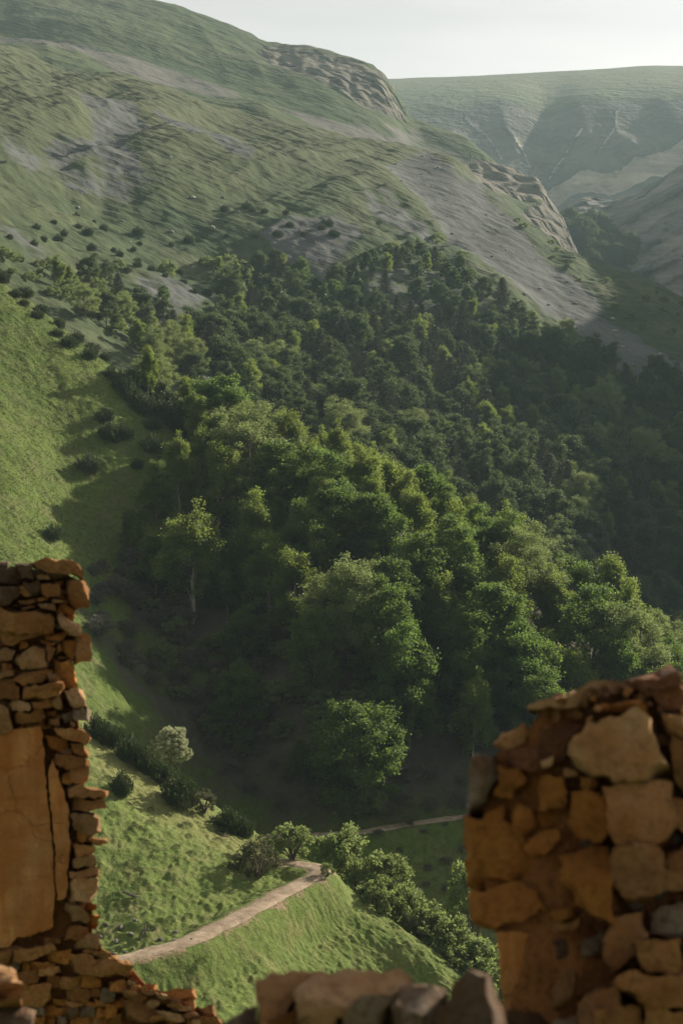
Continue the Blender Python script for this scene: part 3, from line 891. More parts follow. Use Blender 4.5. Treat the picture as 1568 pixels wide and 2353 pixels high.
def proto_shrub(kind, seed, H=2.0):
    """Foliage of a shrub that branches from the ground, and its stems."""
    global R2
    R2 = np.random.default_rng(seed)
    stems = []
    if kind == 'juniper':
        pts, ax = [], []
        for i in range(85):
            a, f = R2.uniform(0, 2 * math.pi), R2.uniform(0, 1) ** 0.6
            hh = H * (1.0 - 0.5 * f) * R2.uniform(0.7, 1.1)
            base = np.array([math.cos(a) * f * 0.34 * H, math.sin(a) * f * 0.34 * H, 0])
            tip = base * 1.45 + np.array([R2.normal() * .05 * H, R2.normal() * .05 * H, hh])
            m = 66
            t = R2.uniform(0.05, 1, m)
            q = base + (tip - base) * t[:, None] + unit(m) * (0.10 * H * (1.05 - t) + 0.02 * H)[:, None]
            pts.append(q); ax.append(np.tile((tip - base) / np.linalg.norm(tip - base), (m, 1)))
            if i % 6 == 0:
                stems.append(tube([base * 0.3, base, tip * 0.8], [0.035, 0.03, 0.01], 5))
        V, Q = leaf_quads(np.concatenate(pts), 0.13 * H / 2, 0.45, 0.2, np.concatenate(ax))
        lm = LEAF_JUNIPER
    elif kind in ('bush', 'olive', 'grey'):
        p, c = crown_points(H, 0.46, 0.44, 0.46, 60, 0.105, 100, 0.02, hollow=0.55, zmin=0.0)
        V, Q = leaf_quads(p, (0.105 if kind == 'bush' else 0.085) * H / 2, 0.6)
        for i in R2.choice(len(c), 12, replace=False):
            stems.append(tube([[0, 0, -0.05], c[i] * 0.5 + np.array([0, 0, 0.05]), c[i]], [0.05, 0.03, 0.008], 5))
        lm = {'bush': LEAF_WILLOW, 'olive': LEAF_OLIVE, 'grey': LEAF_GREY}[kind]
    else:                                        # heath: a low dark hummock
        m = 900
        d = unit(m); d[:, 2] = np.abs(d[:, 2])
        p = d * (R2.uniform(0.6, 1, m))[:, None] * np.array([0.62, 0.62, 0.60]) * H
        V, Q = leaf_quads(p, 0.17 * H / 2, 0.3, 0.2, d * 0.6 + np.array([0, 0, 0.5]))
        lm = LEAF_JUNIPER if kind == 'heath' else LEAF_OLIVE
        stems.append(tube([[0, 0, -0.1], [0, 0, 0.2 * H]], [0.5 * H, 0.38 * H], 9))
    return mesh_np('foliage', V, Q, lm, False), mesh_np('stems', *join(stems), BARK_DARK)

PROTO = {}
for k_, n_ in (('birch', 5), ('broad', 5), ('dull', 3), ('willow', 2), ('pale', 1), ('pine', 2)):
    PROTO[k_] = [proto_tree(k_, 100 + 17 * i + len(k_)) for i in range(n_)]
SH = {}
for k_, n_ in (('juniper', 4), ('bush', 3), ('olive', 2), ('grey', 2), ('heath', 3), ('tussock', 2)):
    SH[k_] = [proto_shrub(k_, 300 + 13 * i + len(k_)) for i in range(n_)]

PR = random.Random(5)
def place_tree(kind, P, h, label, name, group=None, wide=1.0, var=None):
    """kind of prototype, ground point, height in m."""
    crown, trunk = PROTO[kind][PR.randrange(len(PROTO[kind])) if var is None else var % len(PROTO[kind])]
    t = thing(name, label, 'tree', P, group)
    s = h / 12.0
    t.scale = (s * wide, s * wide, s)
    t.rotation_euler = (PR.uniform(-.05, .05), PR.uniform(-.05, .05), PR.uniform(0, 6.28))
    link('trunk', trunk, t); link('crown', crown, t)
    return t

def place_shrub(kind, P, h, label, name, group=None, wide=1.0, cat='shrub', parts=True):
    fol, st = SH[kind][PR.randrange(len(SH[kind]))]
    s = h / 2.0
    if parts:
        t = thing(name, label, cat, P, group)
        link('stems', st, t); link('foliage', fol, t)
    else:
        t = link(name, fol, label=label, category=cat, group=group)
        t.location = P
    t.scale = (s * wide, s * wide, s)
    t.rotation_euler = (0, 0, PR.uniform(0, 6.28))
    return t

def px_h(P, px):
    """Height in metres that spans px grid units at P's distance."""
    return px / F * P[1]

DIRS = {(-1, 0): 'left of', (1, 0): 'right of', (0, -1): 'above', (0, 1): 'below', (-1, -1): 'up-left of', (1, -1): 'up-right of', (-1, 1): 'down-left of', (1, 1): 'down-right of'}
NTH = ['first', 'second', 'third', 'fourth', 'fifth', 'sixth', 'seventh', 'eighth', 'ninth', 'tenth', 'eleventh', 'twelfth', 'thirteenth', 'fourteenth', 'fifteenth', 'sixteenth', 'seventeenth', 'eighteenth', 'nineteenth', 'twentieth']
TOLD = {}
def relabel(items, marks):
    """items: (object, u, v, word); marks: (u, v, phrase). Each thing is told by the landmark it stands nearest to."""
    buckets = {}
    for o, u, v, word in items:
        mu, mv, ph = min(marks, key=lambda m: (m[0] - u) ** 2 + (m[1] - v) ** 2)
        du, dv = u - mu, v - mv
        sx = 0 if abs(du) * 2 < abs(dv) else (1 if du > 0 else -1)
        sy = 0 if abs(dv) * 2 < abs(du) else (1 if dv > 0 else -1)
        if sx == 0 and sy == 0:
            sx = 1
        buckets.setdefault((word, ph, DIRS[(sx, sy)]), []).append((du * du + dv * dv, o))
    for (word, ph, dr), lst in buckets.items():
        lst.sort(key=lambda t: t[0])
        k0 = TOLD.get((word, ph, dr), 0)
        TOLD[(word, ph, dr)] = k0 + len(lst)
        for i, (_, o) in enumerate(lst):
            o['label'] = f'{word} {dr} {ph}' + ('' if len(lst) == 1 and k0 == 0 else f', {NTH[min(i + k0, 19)]} out')


ORD = ['', 'second', 'third', 'fourth', 'fifth', 'sixth', 'seventh', 'eighth', 'ninth', 'tenth', 'eleventh', 'twelfth', 'thirteenth', 'fourteenth', 'fifteenth', 'sixteenth']

# --- trees that stand out on the nearer slope: (kind, u of trunk, v of foot, height in grid units, width factor, label, variant)
TREES1 = [
    ('birch', 440, 1430, 285, 1.45, 'tall sunlit birch at the dark side of the wood, above the ruined wall', 0),
    ('broad', 525, 1420, 200, 0.95, 'round tree close beside the tall sunlit birch', None),
    ('birch', 610, 1440, 235, 1.45, 'sunlit birch with a broad twin crown above the flat-topped tree', 1),
    ('birch', 672, 1460, 220, 1.40, 'birch whose bright crown hangs over the bare gully', 2),
    ('broad', 560, 1540, 160, 1.1, 'flat-topped tree with a bright crown alone in the dark gully', 1),
    ('broad', 545, 1700, 205, 0.95, 'domed tree with a bright top low in the shaded gully', 2),
    ('broad', 722, 1620, 235, 0.95, 'tree with a bright right side just above the big domed tree', 3),
    ('broad', 825, 1865, 290, 1.22, 'big domed tree catching sun, foremost at the foot of the wood', 2),
    ('broad', 765, 1850, 200, 0.80, 'dark tree pressed against the left of the big domed tree', 3),
    ('birch', 1010, 1560, 262, 1.05, 'slender birch glowing in the sun in the middle of the wood', 4),
    ('broad', 940, 1720, 300, 0.95, 'large dark tree in shade right of the big domed tree', 4),
    ('birch', 1085, 1770, 250, 0.95, 'dark conical birch at the wood foot behind the right ruin', 0),
    ('birch', 1255, 1640, 200, 1.30, 'bright-topped tree just above the top of the right ruin', 3),
    ('birch', 745, 1300, 230, 1.15, 'slim sunlit birch with a long pale trunk in the upper wood', 2),
    ('broad', 355, 1210, 150, 0.90, 'sunlit tree at the left corner of the wood above the shaded slope', 0),
    ('broad', 310, 1280, 120, 0.85, 'small dark tree with pale leaning stems at the left end of the wood', 3),
    ('willow', 1450, 1640, 280, 0.95, 'broad pale-green tree at the lower end of the sunlit wood edge', 1),
    ('broad', 1530, 1650, 210, 0.90, 'bright tree rising just behind the peak of the right ruin', 2),
    ('broad', 1165, 1390, 220, 0.95, 'rounded tree standing proud on the sunlit edge of the nearer wood', 1),
    ('broad', 1010, 1300, 185, 0.85, 'small round tree on the sunlit edge, left of the proud rounded one', 4),
    ('willow', 540, 1110, 190, 1.05, 'wide feathery tree at the top of the nearer wood by the junipers', 2),
    ('birch', 1278, 1480, 200, 1.25, 'full birch on the near crest, up-right of the slender glowing one', 1),
    ('broad', 700, 1810, 120, 0.9, 'small dark tree left of the big domed tree at the slope foot', 1),
    ('willow', 355, 905, 120, 1.2, 'feathery bright tree at the uppermost corner of the wood', 2),
]
occupied = []
for kind, u, v, hp, wd, lab, var in TREES1:
    P = find('ravine_slope', u, v)
    occupied.append((P[0], P[1], 3.0))
    nm = {'birch': 'birch_tree', 'broad': 'broadleaf_tree', 'willow': 'willow_tree'}[kind]
    place_tree(kind, P, px_h(P, hp), lab, nm, None, wd, var)

def scatter(lname, poly, spacing, n_max, tries=6000, occ=None):
    """Points of a sheet inside a region of the grid, no two closer than spacing (m)."""
    l = LAYERS[lname]
    P = l['vis'].reshape(-1, 3); U = l['U'].ravel(); V = l['V'].ravel()
    ok = np.where(inpoly(U, V, poly))[0]
    w = P[ok]
    # even density over the ground rather than over the picture
    pick = np.random.default_rng(len(ok)).permutation(len(ok))[:tries * 4]
    out, occ = [], list(occ or [])
    A = np.array([[o[0], o[1], o[2]] for o in occ]) if occ else np.zeros((0, 3))
    for i in pick:
        p = w[i]
        sp = spacing(U[ok[i]], V[ok[i]]) if callable(spacing) else spacing
        if len(A) and np.any((A[:, 0] - p[0]) ** 2 + (A[:, 1] - p[1]) ** 2 < ((A[:, 2] + sp) * 0.5) ** 2):
            continue
        A = np.vstack([A, [p[0], p[1], sp]])
        out.append((p.copy(), U[ok[i]], V[ok[i]]))
        if len(out) >= n_max:
            break
    return out

def name_of(kind):
    return {'birch': 'birch_tree', 'broad': 'broadleaf_tree', 'willow': 'willow_tree', 'pine': 'pine_tree', 'dull': 'broadleaf_tree'}[kind]

def crest_v(u):
    return np.interp(u, [280, 420, 560, 800, 1000, 1150, 1300, 1480, 1568, 1900], [862, 980, 1085, 1165, 1275, 1340, 1455, 1550, 1650, 1880])

items1 = []
gap = [(650, 1380), (830, 1380), (900, 1560), (880, 1640), (760, 1600), (680, 1480)]
for P, u, v in scatter('ravine_slope', FOREST1, lambda u, v: 5.0 if v < crest_v(u) + 130 else 5.6, 270, occ=occupied):
    edge = v < crest_v(u) + 70
    if (inpoly(np.array(u), np.array(v), gap) and PR.random() < 0.7) or (v > 1640 and 780 < u < 1050) or (edge and u > 700 and False) or (v > crest_v(u) + 180 and 600 < u < 860 and PR.random() < 0.5):
        continue
    edge = v < crest_v(u) + 70
    kind = PR.choices(['birch', 'broad', 'willow'], [0.62, 0.26, 0.12] if v < crest_v(u) + 140 else [0.45, 0.42, 0.13])[0]
    h = PR.uniform(11, 15.5) * (0.70 if u < 500 else 1.0) * (0.92 if edge else 1)
    word = {'birch': 'birch', 'broad': 'round-crowned tree', 'willow': 'feathery grey-green tree'}[kind]
    if edge:
        lab = f'{word} in the row along the sunlit upper edge of the nearer wood'
    elif v > 1600:
        lab = f'dark {word} in deep shade near the foot of the nearer wood'
    else:
        lab = f'{word} inside the nearer wood between its sunlit edge and the dark gully'
    items1.append((place_tree(kind, P, h, lab, name_of(kind), 'trees of the nearer wood', PR.uniform(0.95, 1.3)), u, v, word))

MARKS1 = [(440, 1300, 'the tall sunlit birch at the dark side'), (650, 1350, 'the pair of sunlit birches over the gully'), (560, 1460, 'the flat-topped tree in the gully'),
          (545, 1600, 'the low domed tree in the gully'), (825, 1730, 'the big domed tree at the foot'), (1010, 1430, 'the slender glowing birch mid-wood'), (940, 1570, 'the large dark tree mid-wood'),
          (1255, 1540, 'the bright-topped tree above the right ruin'), (745, 1185, 'the slim long-trunked birch in the upper wood'), (355, 1130, 'the sunlit tree at the left corner'),
          (1450, 1500, 'the broad pale-green tree at the lower end'), (1165, 1280, 'the rounded tree proud on the sunlit edge'), (540, 1020, 'the wide feathery tree near the junipers'), (355, 850, 'the feathery tree at the uppermost corner')]
relabel(items1, MARKS1)
# --- the second wood on the middle hillside
FOREST2 = [(490, 640), (610, 615), (700, 650), (790, 660), (860, 600), (930, 590), (1060, 620), (1130, 690), (1250, 790), (1400, 860), (1568, 930), (1750, 1010), (1800, 1800), (1568, 1640), (1300, 1440), (1000, 1260), (800, 1150), (600, 1010), (430, 900), (280, 800), (170, 715), (130, 660), (230, 650), (330, 720), (450, 780), (560, 760)]
pines = [(690, 780), (840, 720), (1010, 700), (1100, 830), (1100, 1060), (900, 1040), (760, 960)]
occupied = []
TREES2 = [
    ('broad', 1197, 900, 78, 1.15, 'round tree catching the sun alone among the dark pines'),
    ('birch', 1020, 890, 95, 1.35, 'sunlit tree with a bright left face in the middle of the far wood'),
    ('birch', 855, 800, 85, 1.35, 'bright knobbly tree in a gap of the far wood'),
    ('broad', 690, 660, 70, 1.0, 'pale bright tree at the very top of the far wood below the bare scree'),
    ('broad', 765, 700, 65, 1.1, 'broad bright tree along the top edge of the far wood'),
    ('broad', 375, 705, 50, 1.0, 'small bright tree alone on the grass above the far wood'),
    ('broad', 245, 730, 65, 1.1, 'round tree standing high at the left end of the far wood'),
    ('willow', 1385, 1010, 150, 0.9, 'large tall pale-topped tree at the right of the far wood'),
    ('pine', 800, 930, 95, 1.0, 'dark pine, leftmost of the pair of pines in the far wood'),
    ('pine', 838, 935, 100, 1.0, 'dark pine, right-hand one of the pair in the far wood'),
    ('pine', 1010, 1070, 115, 1.1, 'dark spreading pine just above the sunlit edge of the nearer wood'),
    ('pine', 1060, 790, 100, 1.2, 'flat-branched dark pine among bright broadleaf trees of the far wood'),
]
for kind, u, v, hp, wd, lab in TREES2:
    P = find('middle_hillside', u, v)
    occupied.append((P[0], P[1], 5.0))
    place_tree(kind, P, px_h(P, hp), lab, name_of(kind), None, wd)
n_in = 0
forest_stuff = []
for P, u, v in scatter('middle_hillside', FOREST2, lambda u, v: 5.7 if v > 800 else 6.6, 900, tries=12000, occ=occupied):
    pz = inpoly(np.array(u), np.array(v), pines)
    kind = PR.choices(['birch', 'dull', 'willow', 'pine'], [0.07, 0.25, 0.03, 0.65] if pz else [0.10, 0.62, 0.12, 0.16])[0]
    h = PR.uniform(8.5, 14.0) * (0.62 if v < 690 else 0.8 if (v < 780 or u < 420) else 1.0)
    if v > crest_v(min(max(u, 280), 1900)) + 110 and u > 300:
        continue                                # hidden behind the nearer wood
    forest_stuff.append((P, u, v, kind, h))
# keep as single trees those that show largest, the rest become one mass
forest_stuff.sort(key=lambda t: -(t[4] / t[0][1]) * (1.0 if -60 < t[1] < 1630 and t[2] < crest_v(min(max(t[1], 280), 1900)) + 40 else 0.1))
singles, rest = forest_stuff[:470], forest_stuff[470:]
print('WOOD', len(forest_stuff))
items2 = []
for P, u, v, kind, h in singles:
    word = {'birch': 'birch', 'dull': 'round-crowned tree', 'willow': 'feathery grey-green tree', 'pine': 'dark pine'}[kind]
    if v < 760:
        lab = f'{word} in the thin upper fringe of the far wood'
    elif v < crest_v(min(max(u, 280), 1900)) - 150 and u > 1150:
        lab = f'{word} in the far wood on the side towards the grey scree'
    elif u < 560:
        lab = f'{word} in the band of trees behind the sunlit grass shoulder'
    else:
        lab = f'{word} in the shaded middle of the far wood'
    items2.append((place_tree(kind, P, h, lab, name_of(kind), 'trees of the far wood', PR.uniform(1.0, 1.35)), u, v, word))
MARKS2 = [(1197, 870, 'the lone sunlit round tree among far pines'), (1020, 850, 'the bright-faced tree amid the far wood'), (855, 770, 'the knobbly bright tree in the far gap'),
          (690, 635, 'the pale tree under the bare scree'), (765, 675, 'the broad tree on the far top edge'), (375, 690, 'the small tree alone on grass'), (245, 705, 'the round tree at far left end'),
          (1385, 950, 'the tall pale-topped tree of the far wood'), (820, 900, 'the pair of dark far pines'), (1010, 1020, 'the spreading pine above the near crest'), (1060, 750, 'the flat-branched far pine'),
          (600, 900, 'the middle of the near crest line'), (1400, 1250, 'the dark far slope behind the crest'), (1500, 1050, 'the right end of the far wood'), (450, 800, 'the top of the juniper thicket')]
relabel(items2, MARKS2)
# the rest joined into one mass (thinned crowns)
def mass(name, items, step):
    Vs, Qs, o, mi, mats = [], [], 0, [], []
    order = ['birch', 'dull', 'willow', 'pine']
    for P, u, v, kind, h in items:
        me = PROTO[kind][PR.randrange(len(PROTO[kind]))][0]
        n = len(me.vertices)
        co = np.empty(n * 3, np.float32); me.vertices.foreach_get('co', co)
        co = co.reshape(-1, 4, 3)[::step]
        ctr = co.mean(1, keepdims=True)
        co = ctr + (co - ctr) * math.sqrt(step)
        a = PR.uniform(0, 6.28); s = h / 12
        x = co[..., 0] * math.cos(a) - co[..., 1] * math.sin(a); y = co[..., 0] * math.sin(a) + co[..., 1] * math.cos(a)
        w = np.stack([x * s * 1.15, y * s * 1.15, co[..., 2] * s], -1).reshape(-1, 3) + P
        Vs.append(w); Qs.append(np.arange(len(w)).reshape(-1, 4) + o); o += len(w)
        mi.append(np.full(len(w) // 4, order.index(kind)))
    me = mesh_np(name, np.concatenate(Vs), np.concatenate(Qs), None, False)
    for m in (LEAF_BIRCH, LEAF_DULL, LEAF_WILLOW, LEAF_PINE):
        me.materials.append(m)
    me.polygons.foreach_set('material_index', np.concatenate(mi).astype(np.int32))
    return link(name, me, kind='stuff')
if rest:
    mass('woodland', rest, 14)

# --- trees in the gorge below the cliffs
gorge = []
for i, (u, v) in enumerate([(1310, 530), (1330, 545), (1352, 560), (1375, 572), (1395, 590), (1420, 600), (1340, 585), (1365, 600), (1390, 615), (1415, 628), (1325, 565), (1440, 620), (1380, 545), (1350, 530), (1405, 565), (1300, 555), (1425, 580), (1445, 600), (1360, 620), (1385, 635)]):
    P = find('valley_buttress', u, v)
    gorge.append((place_tree('dull', P, PR.uniform(13, 22), 'hazy dark tree in the gorge below the far cliffs', 'broadleaf_tree', 'trees in the gorge under the far cliffs', 1.3), u, v, 'hazy dark tree'))
relabel(gorge, [(1310, 530, 'the upper left of the gorge wood'), (1385, 572, 'the middle of the gorge wood'), (1430, 620, 'the lower right of the gorge wood'), (1345, 600, 'the lower left of the gorge wood')])

# --- scrub on the slopes
MARKS3 = [(75, 420, 'the bare scar on the high pasture'), (300, 430, 'the forked scar on the high pasture'), (700, 590, 'the round scree patch over the far wood'), (750, 520, 'the cluster of pasture junipers'),
          (570, 484, 'the row of pasture junipers'), (20, 620, 'the top of the sunlit shoulder'), (375, 690, 'the small tree alone on grass'), (150, 640, 'the left end of the bush belt'), (480, 620, 'the top left of the far wood'),
          (1080, 610, 'the top right of the far wood'), (1250, 560, 'the pale cliff by the scree'), (1450, 680, 'the bend in the far right slope'), (380, 940, 'the juniper thicket'), (130, 740, 'the middle of the sunlit shoulder'),
          (300, 1400, 'the shaded gully above the wall'), (500, 1640, 'the low domed tree in the gully'), (825, 1870, 'the big domed tree'), (640, 1850, 'the ravine foot'), (1000, 1890, 'the far trail'), (950, 2000, 'the dark bank under the far trail'),
          (430, 960, 'the lower end of the thicket'), (330, 900, 'the upper end of the thicket'), (1000, 560, 'the head of the grey scree'), (1350, 700, 'the middle of the grey scree'), (280, 1820, 'the lone round juniper'), (400, 1900, 'the dark bumps on the steep grass'),
          (330, 2140, 'the two posts'), (560, 1980, 'the dusky bush at the bend'), (420, 2110, 'the pair of bumps by the trail'), (1360, 580, 'the gorge under the far cliffs')]
def shrubs(lname, spots, kind, hp, label, name, group, parts=False, wide=(0.9, 1.4), cat='shrub'):
    got = []
    for u, v in spots:
        P = find(lname, u, v)
        got.append((place_shrub(kind, P - np.array([0, 0, 0.05]), px_h(P, hp * PR.uniform(0.65, 1.35)), label, name, group, PR.uniform(*wide), cat, parts), u, v, {'juniper': 'dark juniper', 'bush': 'leafy bush', 'grey': 'dull scrub bush', 'olive': 'brown bush'}[kind]))
    relabel(got, MARKS3)
def spots_in(lname, poly, sp, n):
    return [(u, v) for P, u, v in scatter(lname, poly, sp, n)]

# junipers on the middle hillside's grass
shrubs('middle_hillside', [(517, 487), (565, 482), (578, 487), (608, 490), (658, 492), (742, 512), (758, 518), (740, 530), (762, 540), (668, 522), (640, 545), (700, 540), (772, 545)], 'juniper', 17,
       'dark juniper standing by itself on the sunlit upper pasture', 'juniper_bush', 'junipers dotted over the upper pasture')
shrubs('middle_hillside', spots_in('middle_hillside', [(0, 545), (180, 500), (420, 560), (600, 530), (640, 600), (480, 690), (330, 660), (160, 640), (0, 640)], 9.0, 75), 'juniper', 17,
       'small dark juniper in the scatter across the pasture above the woods', 'juniper_bush', 'junipers scattered above the woods')
shrubs('middle_hillside', spots_in('middle_hillside', [(0, 580), (120, 610), (330, 720), (470, 820), (420, 850), (250, 760), (120, 690), (0, 650)], 5.0, 50), 'bush', 30,
       'grey-green bush in the belt behind the sunlit grass shoulder', 'leafy_bush', 'bushes behind the sunlit shoulder', wide=(1.0, 1.5))
shrubs('middle_hillside', [(275, 620), (385, 640), (600, 610), (640, 615), (480, 615), (520, 620), (560, 640), (850, 590), (900, 580), (910, 605), (1060, 600), (1085, 640), (1000, 560)], 'bush', 34,
       'pale green bush along the ragged top of the far wood', 'leafy_bush', 'bushes along the top of the far wood', wide=(1.0, 1.4))
shrubs('middle_hillside', spots_in('middle_hillside', [(1180, 500), (1330, 610), (1450, 650), (1568, 700), (1568, 850), (1440, 740), (1320, 640), (1230, 560)], 11.0, 45), 'bush', 14,
       'dull green bush on the slope beyond the grey scree', 'leafy_bush', 'bushes beyond the grey scree', wide=(1.0, 1.7))
# junipers on the nearer slope
shrubs('ravine_slope', [(300, 895), (330, 910), (355, 930), (385, 945), (410, 960), (435, 985), (460, 1005), (330, 950), (365, 965), (395, 985), (425, 1005), (450, 1030), (300, 925), (340, 890), (375, 915), (405, 935), (430, 955), (470, 985), (275, 885), (290, 905), (320, 930), (350, 950), (380, 970), (480, 1015)], 'juniper', 52,
       'dark juniper in the dense thicket between the pasture and the nearer wood', 'juniper_bush', 'junipers of the thicket beside the nearer wood', True, (0.9, 1.3))
for (u, v, hp, lab) in [(240, 965, 38, 'small juniper, uppermost of the few on the shaded pasture'), (252, 1005, 45, 'upright juniper left of its neighbour on the shaded pasture'), (285, 1005, 40, 'juniper right of the upright one on the shaded pasture'),
                        (352, 1035, 45, 'juniper halfway between the thicket and the wood corner'), (350, 985, 36, 'juniper just under the thicket on the shaded pasture'), (205, 1085, 48, 'bushy juniper alone low on the pasture'), (125, 1240, 42, 'dark bush at the lower border of the sunlit pasture above the ruined wall'),
                        (268, 1015, 22, 'tiny juniper between two larger ones on the shaded pasture'), (315, 1075, 30, 'low juniper near the left corner of the nearer wood')]:
    P = find('ravine_slope', u, v)
    place_shrub('juniper', P, px_h(P, hp), lab, 'juniper_bush', None, PR.uniform(1.0, 1.4), parts=True)
shrubs('ravine_slope', spots_in('ravine_slope', [(0, 600), (150, 740), (270, 850), (250, 870), (120, 765), (0, 665)], 3.2, 40), 'juniper', 26,
       'low juniper in the fringe along the top of the sunlit shoulder', 'juniper_bush', 'junipers along the sunlit shoulder', wide=(1.0, 1.6))
shrubs('ravine_slope', spots_in('ravine_slope', [(190, 1310), (330, 1290), (430, 1440), (600, 1540), (640, 1700), (520, 1690), (380, 1600), (230, 1480)], 2.6, 110), 'grey', 42,
       'dull grey scrub bush in the shade of the gully', 'scrub_bush', 'scrub in the shaded gully', True, (1.1, 1.7))
shrubs('ravine_slope', spots_in('ravine_slope', [(440, 1640), (600, 1680), (700, 1740), (1060, 1780), (1060, 1860), (800, 1890), (640, 1860), (540, 1800)], 2.6, 110), 'grey', 42,
       'dark scrub bush at the ravine foot above the far trail', 'scrub_bush', 'scrub at the ravine foot', True, (1.0, 1.6))
shrubs('ravine_slope', spots_in('ravine_slope', [(860, 1920), (1080, 1890), (1085, 2100), (1000, 2060), (930, 1990)], 2.2, 40), 'grey', 20,
       'low grey scrub on the dark bank under the far trail', 'scrub_bush', 'scrub under the far trail', False, (1.0, 1.8))
for u, v, hp, wd, lab in [(785, 1872, 75, 1.3, 'low bush left of the trunk of the big domed tree'), (850, 1870, 85, 1.2, 'low bush right of the trunk of the big domed tree'), (820, 1878, 55, 1.5, 'low bush in front of the trunk of the big domed tree'),
                          (560, 1712, 60, 1.4, 'low bush under the low domed tree in the gully'), (525, 1708, 55, 1.3, 'low bush left under the low domed tree in the gully'), (735, 1632, 70, 1.3, 'low bush under the tree just above the big domed one')]:
    P = find('ravine_slope', u, v)
    place_shrub('bush', P, px_h(P, hp), lab, 'leafy_bush', None, wd, 'shrub', True)
shrubs('ravine_slope', spots_in('ravine_slope', [(600, 1360), (880, 1360), (1000, 1690), (900, 1740), (640, 1640)], 3.6, 60), 'bush', 58,
       'low leafy bush in the undergrowth beneath the nearer wood', 'leafy_bush', 'undergrowth of the nearer wood', True, (1.1, 1.7))
shrubs('ravine_slope', spots_in('ravine_slope', [(300, 1400), (430, 1430), (560, 1560), (650, 1700), (560, 1760), (420, 1640)], 4.5, 40), 'bush', 52,
       'low leafy bush on the shaded gully side', 'leafy_bush', 'bushes in the shaded gully', True, (1.0, 1.6))
P = find('ravine_slope', 938, 1895)
place_shrub('olive', P, px_h(P, 62), 'thin grey bush standing right on the far trail edge', 'scrub_bush', None, 0.9, parts=True)

# --- shrubs of the near spur: (kind, u, v foot, height, width factor, label)
NEAR = [
    ('juniper', 222, 1690, 62, 1.0, 'dark juniper nearest the ruined wall on the spur crest'),
    ('juniper', 258, 1712, 66, 1.0, 'juniper second from the ruined wall on the spur crest'),
    ('juniper', 300, 1748, 74, 1.0, 'tall dark juniper on the crest behind the lone round bush'),
    ('juniper', 338, 1772, 62, 1.1, 'juniper on the crest just left of the pale tree'),
    ('juniper', 372, 1795, 56, 1.2, 'juniper on the crest beneath the pale tree'),
    ('juniper', 412, 1848, 95, 1.0, 'large conical juniper on the crest, right of the pale tree'),
    ('olive', 470, 1868, 62, 1.15, 'yellowish brown thorny bush between two dark crest junipers'),
    ('juniper', 525, 1905, 62, 1.3, 'wide dark juniper lowest on the spur crest'),
    ('juniper', 560, 1920, 52, 1.1, 'dark juniper behind the willow bush by the trail'),
    ('juniper', 280, 1820, 64, 0.9, 'round dark juniper alone on the sunlit grass'),
    ('olive', 592, 2015, 105, 1.0, 'large dusky bush leaning over the trail bend'),
    ('olive', 545, 1995, 48, 1.2, 'low dark bush hugging the slope left of the large dusky bush'),
    ('bush', 622, 1966, 58, 0.9, 'leafy bush at the trail bend behind the large dusky bush'),
    ('bush', 672, 1974, 100, 0.95, 'round leafy bush behind the trail bend'),
    ('bush', 752, 2012, 40, 0.9, 'small sapling bush at the outer edge of the trail bend'),
    ('heath', 505, 1915, 28, 1.2, 'small dark hummock bush under the lowest crest junipers'),
]
for kind, u, v, hp, wd, lab in NEAR:
    P = find('near_slope', u, v)
    place_shrub(kind, P - np.array([0, 0, 0.06]), px_h(P, hp), lab, {'juniper': 'juniper_bush', 'olive': 'thorn_bush', 'bush': 'leafy_bush', 'heath': 'heath_hummock'}[kind], None, wd, 'shrub', True)
# bushes rooted beyond the edge, on the spur's hidden side: (u, v top, v foot, depth, width)
FAR_EDGE = [
    (782, 1868, 2035, 104, 0.80, 'tall leafy bush, highest of those beyond the trail bend'),
    (885, 1932, 2075, 103, 0.85, 'rounded leafy bush right of the tall one below the trail bend'),
    (868, 2000, 2120, 100, 0.95, 'bush nearest the grass edge below the trail bend'),
    (925, 2010, 2150, 101, 0.95, 'leafy bush halfway down the belt under the dark bank'),
    (965, 2045, 2190, 100, 1.0, 'full bush in the belt along the meadow edge, under the far trail bank'),
    (1015, 2070, 2220, 99, 0.95, 'upright bush in the belt along the meadow edge'),
    (1060, 2110, 2270, 98, 1.0, 'dark bush in the belt close to the right ruin'),
    (1105, 2140, 2310, 97, 1.0, 'bush touching the corner of the right ruin, upper one'),
    (1135, 2190, 2360, 96, 1.0, 'lowest dark bush between the meadow and the right ruin'),
    (1040, 2165, 2290, 96, 0.9, 'pale bush at the lower meadow edge'),
    (1100, 2210, 2340, 95, 0.9, 'pale low bush where the meadow meets the right ruin'),
    (820, 1985, 2080, 102, 0.8, 'small shoot bush between the trail bend and the rounded bush'),
    (1095, 1940, 2150, 118, 0.7, 'bright green bush peeping out left of the right ruin'),
]
for u, v0, v1, d, wd, lab in FAR_EDGE:
    P = at(u, v1, d)
    place_shrub('bush', P, px_h(P, v1 - v0), lab, 'leafy_bush', None, wd, 'shrub', True)
P = at(395, 1775, 118.0)
place_tree('pale', P, px_h(P, 112), 'small silvery round tree standing alone on the spur crest', 'pale_tree', None, 1.0)

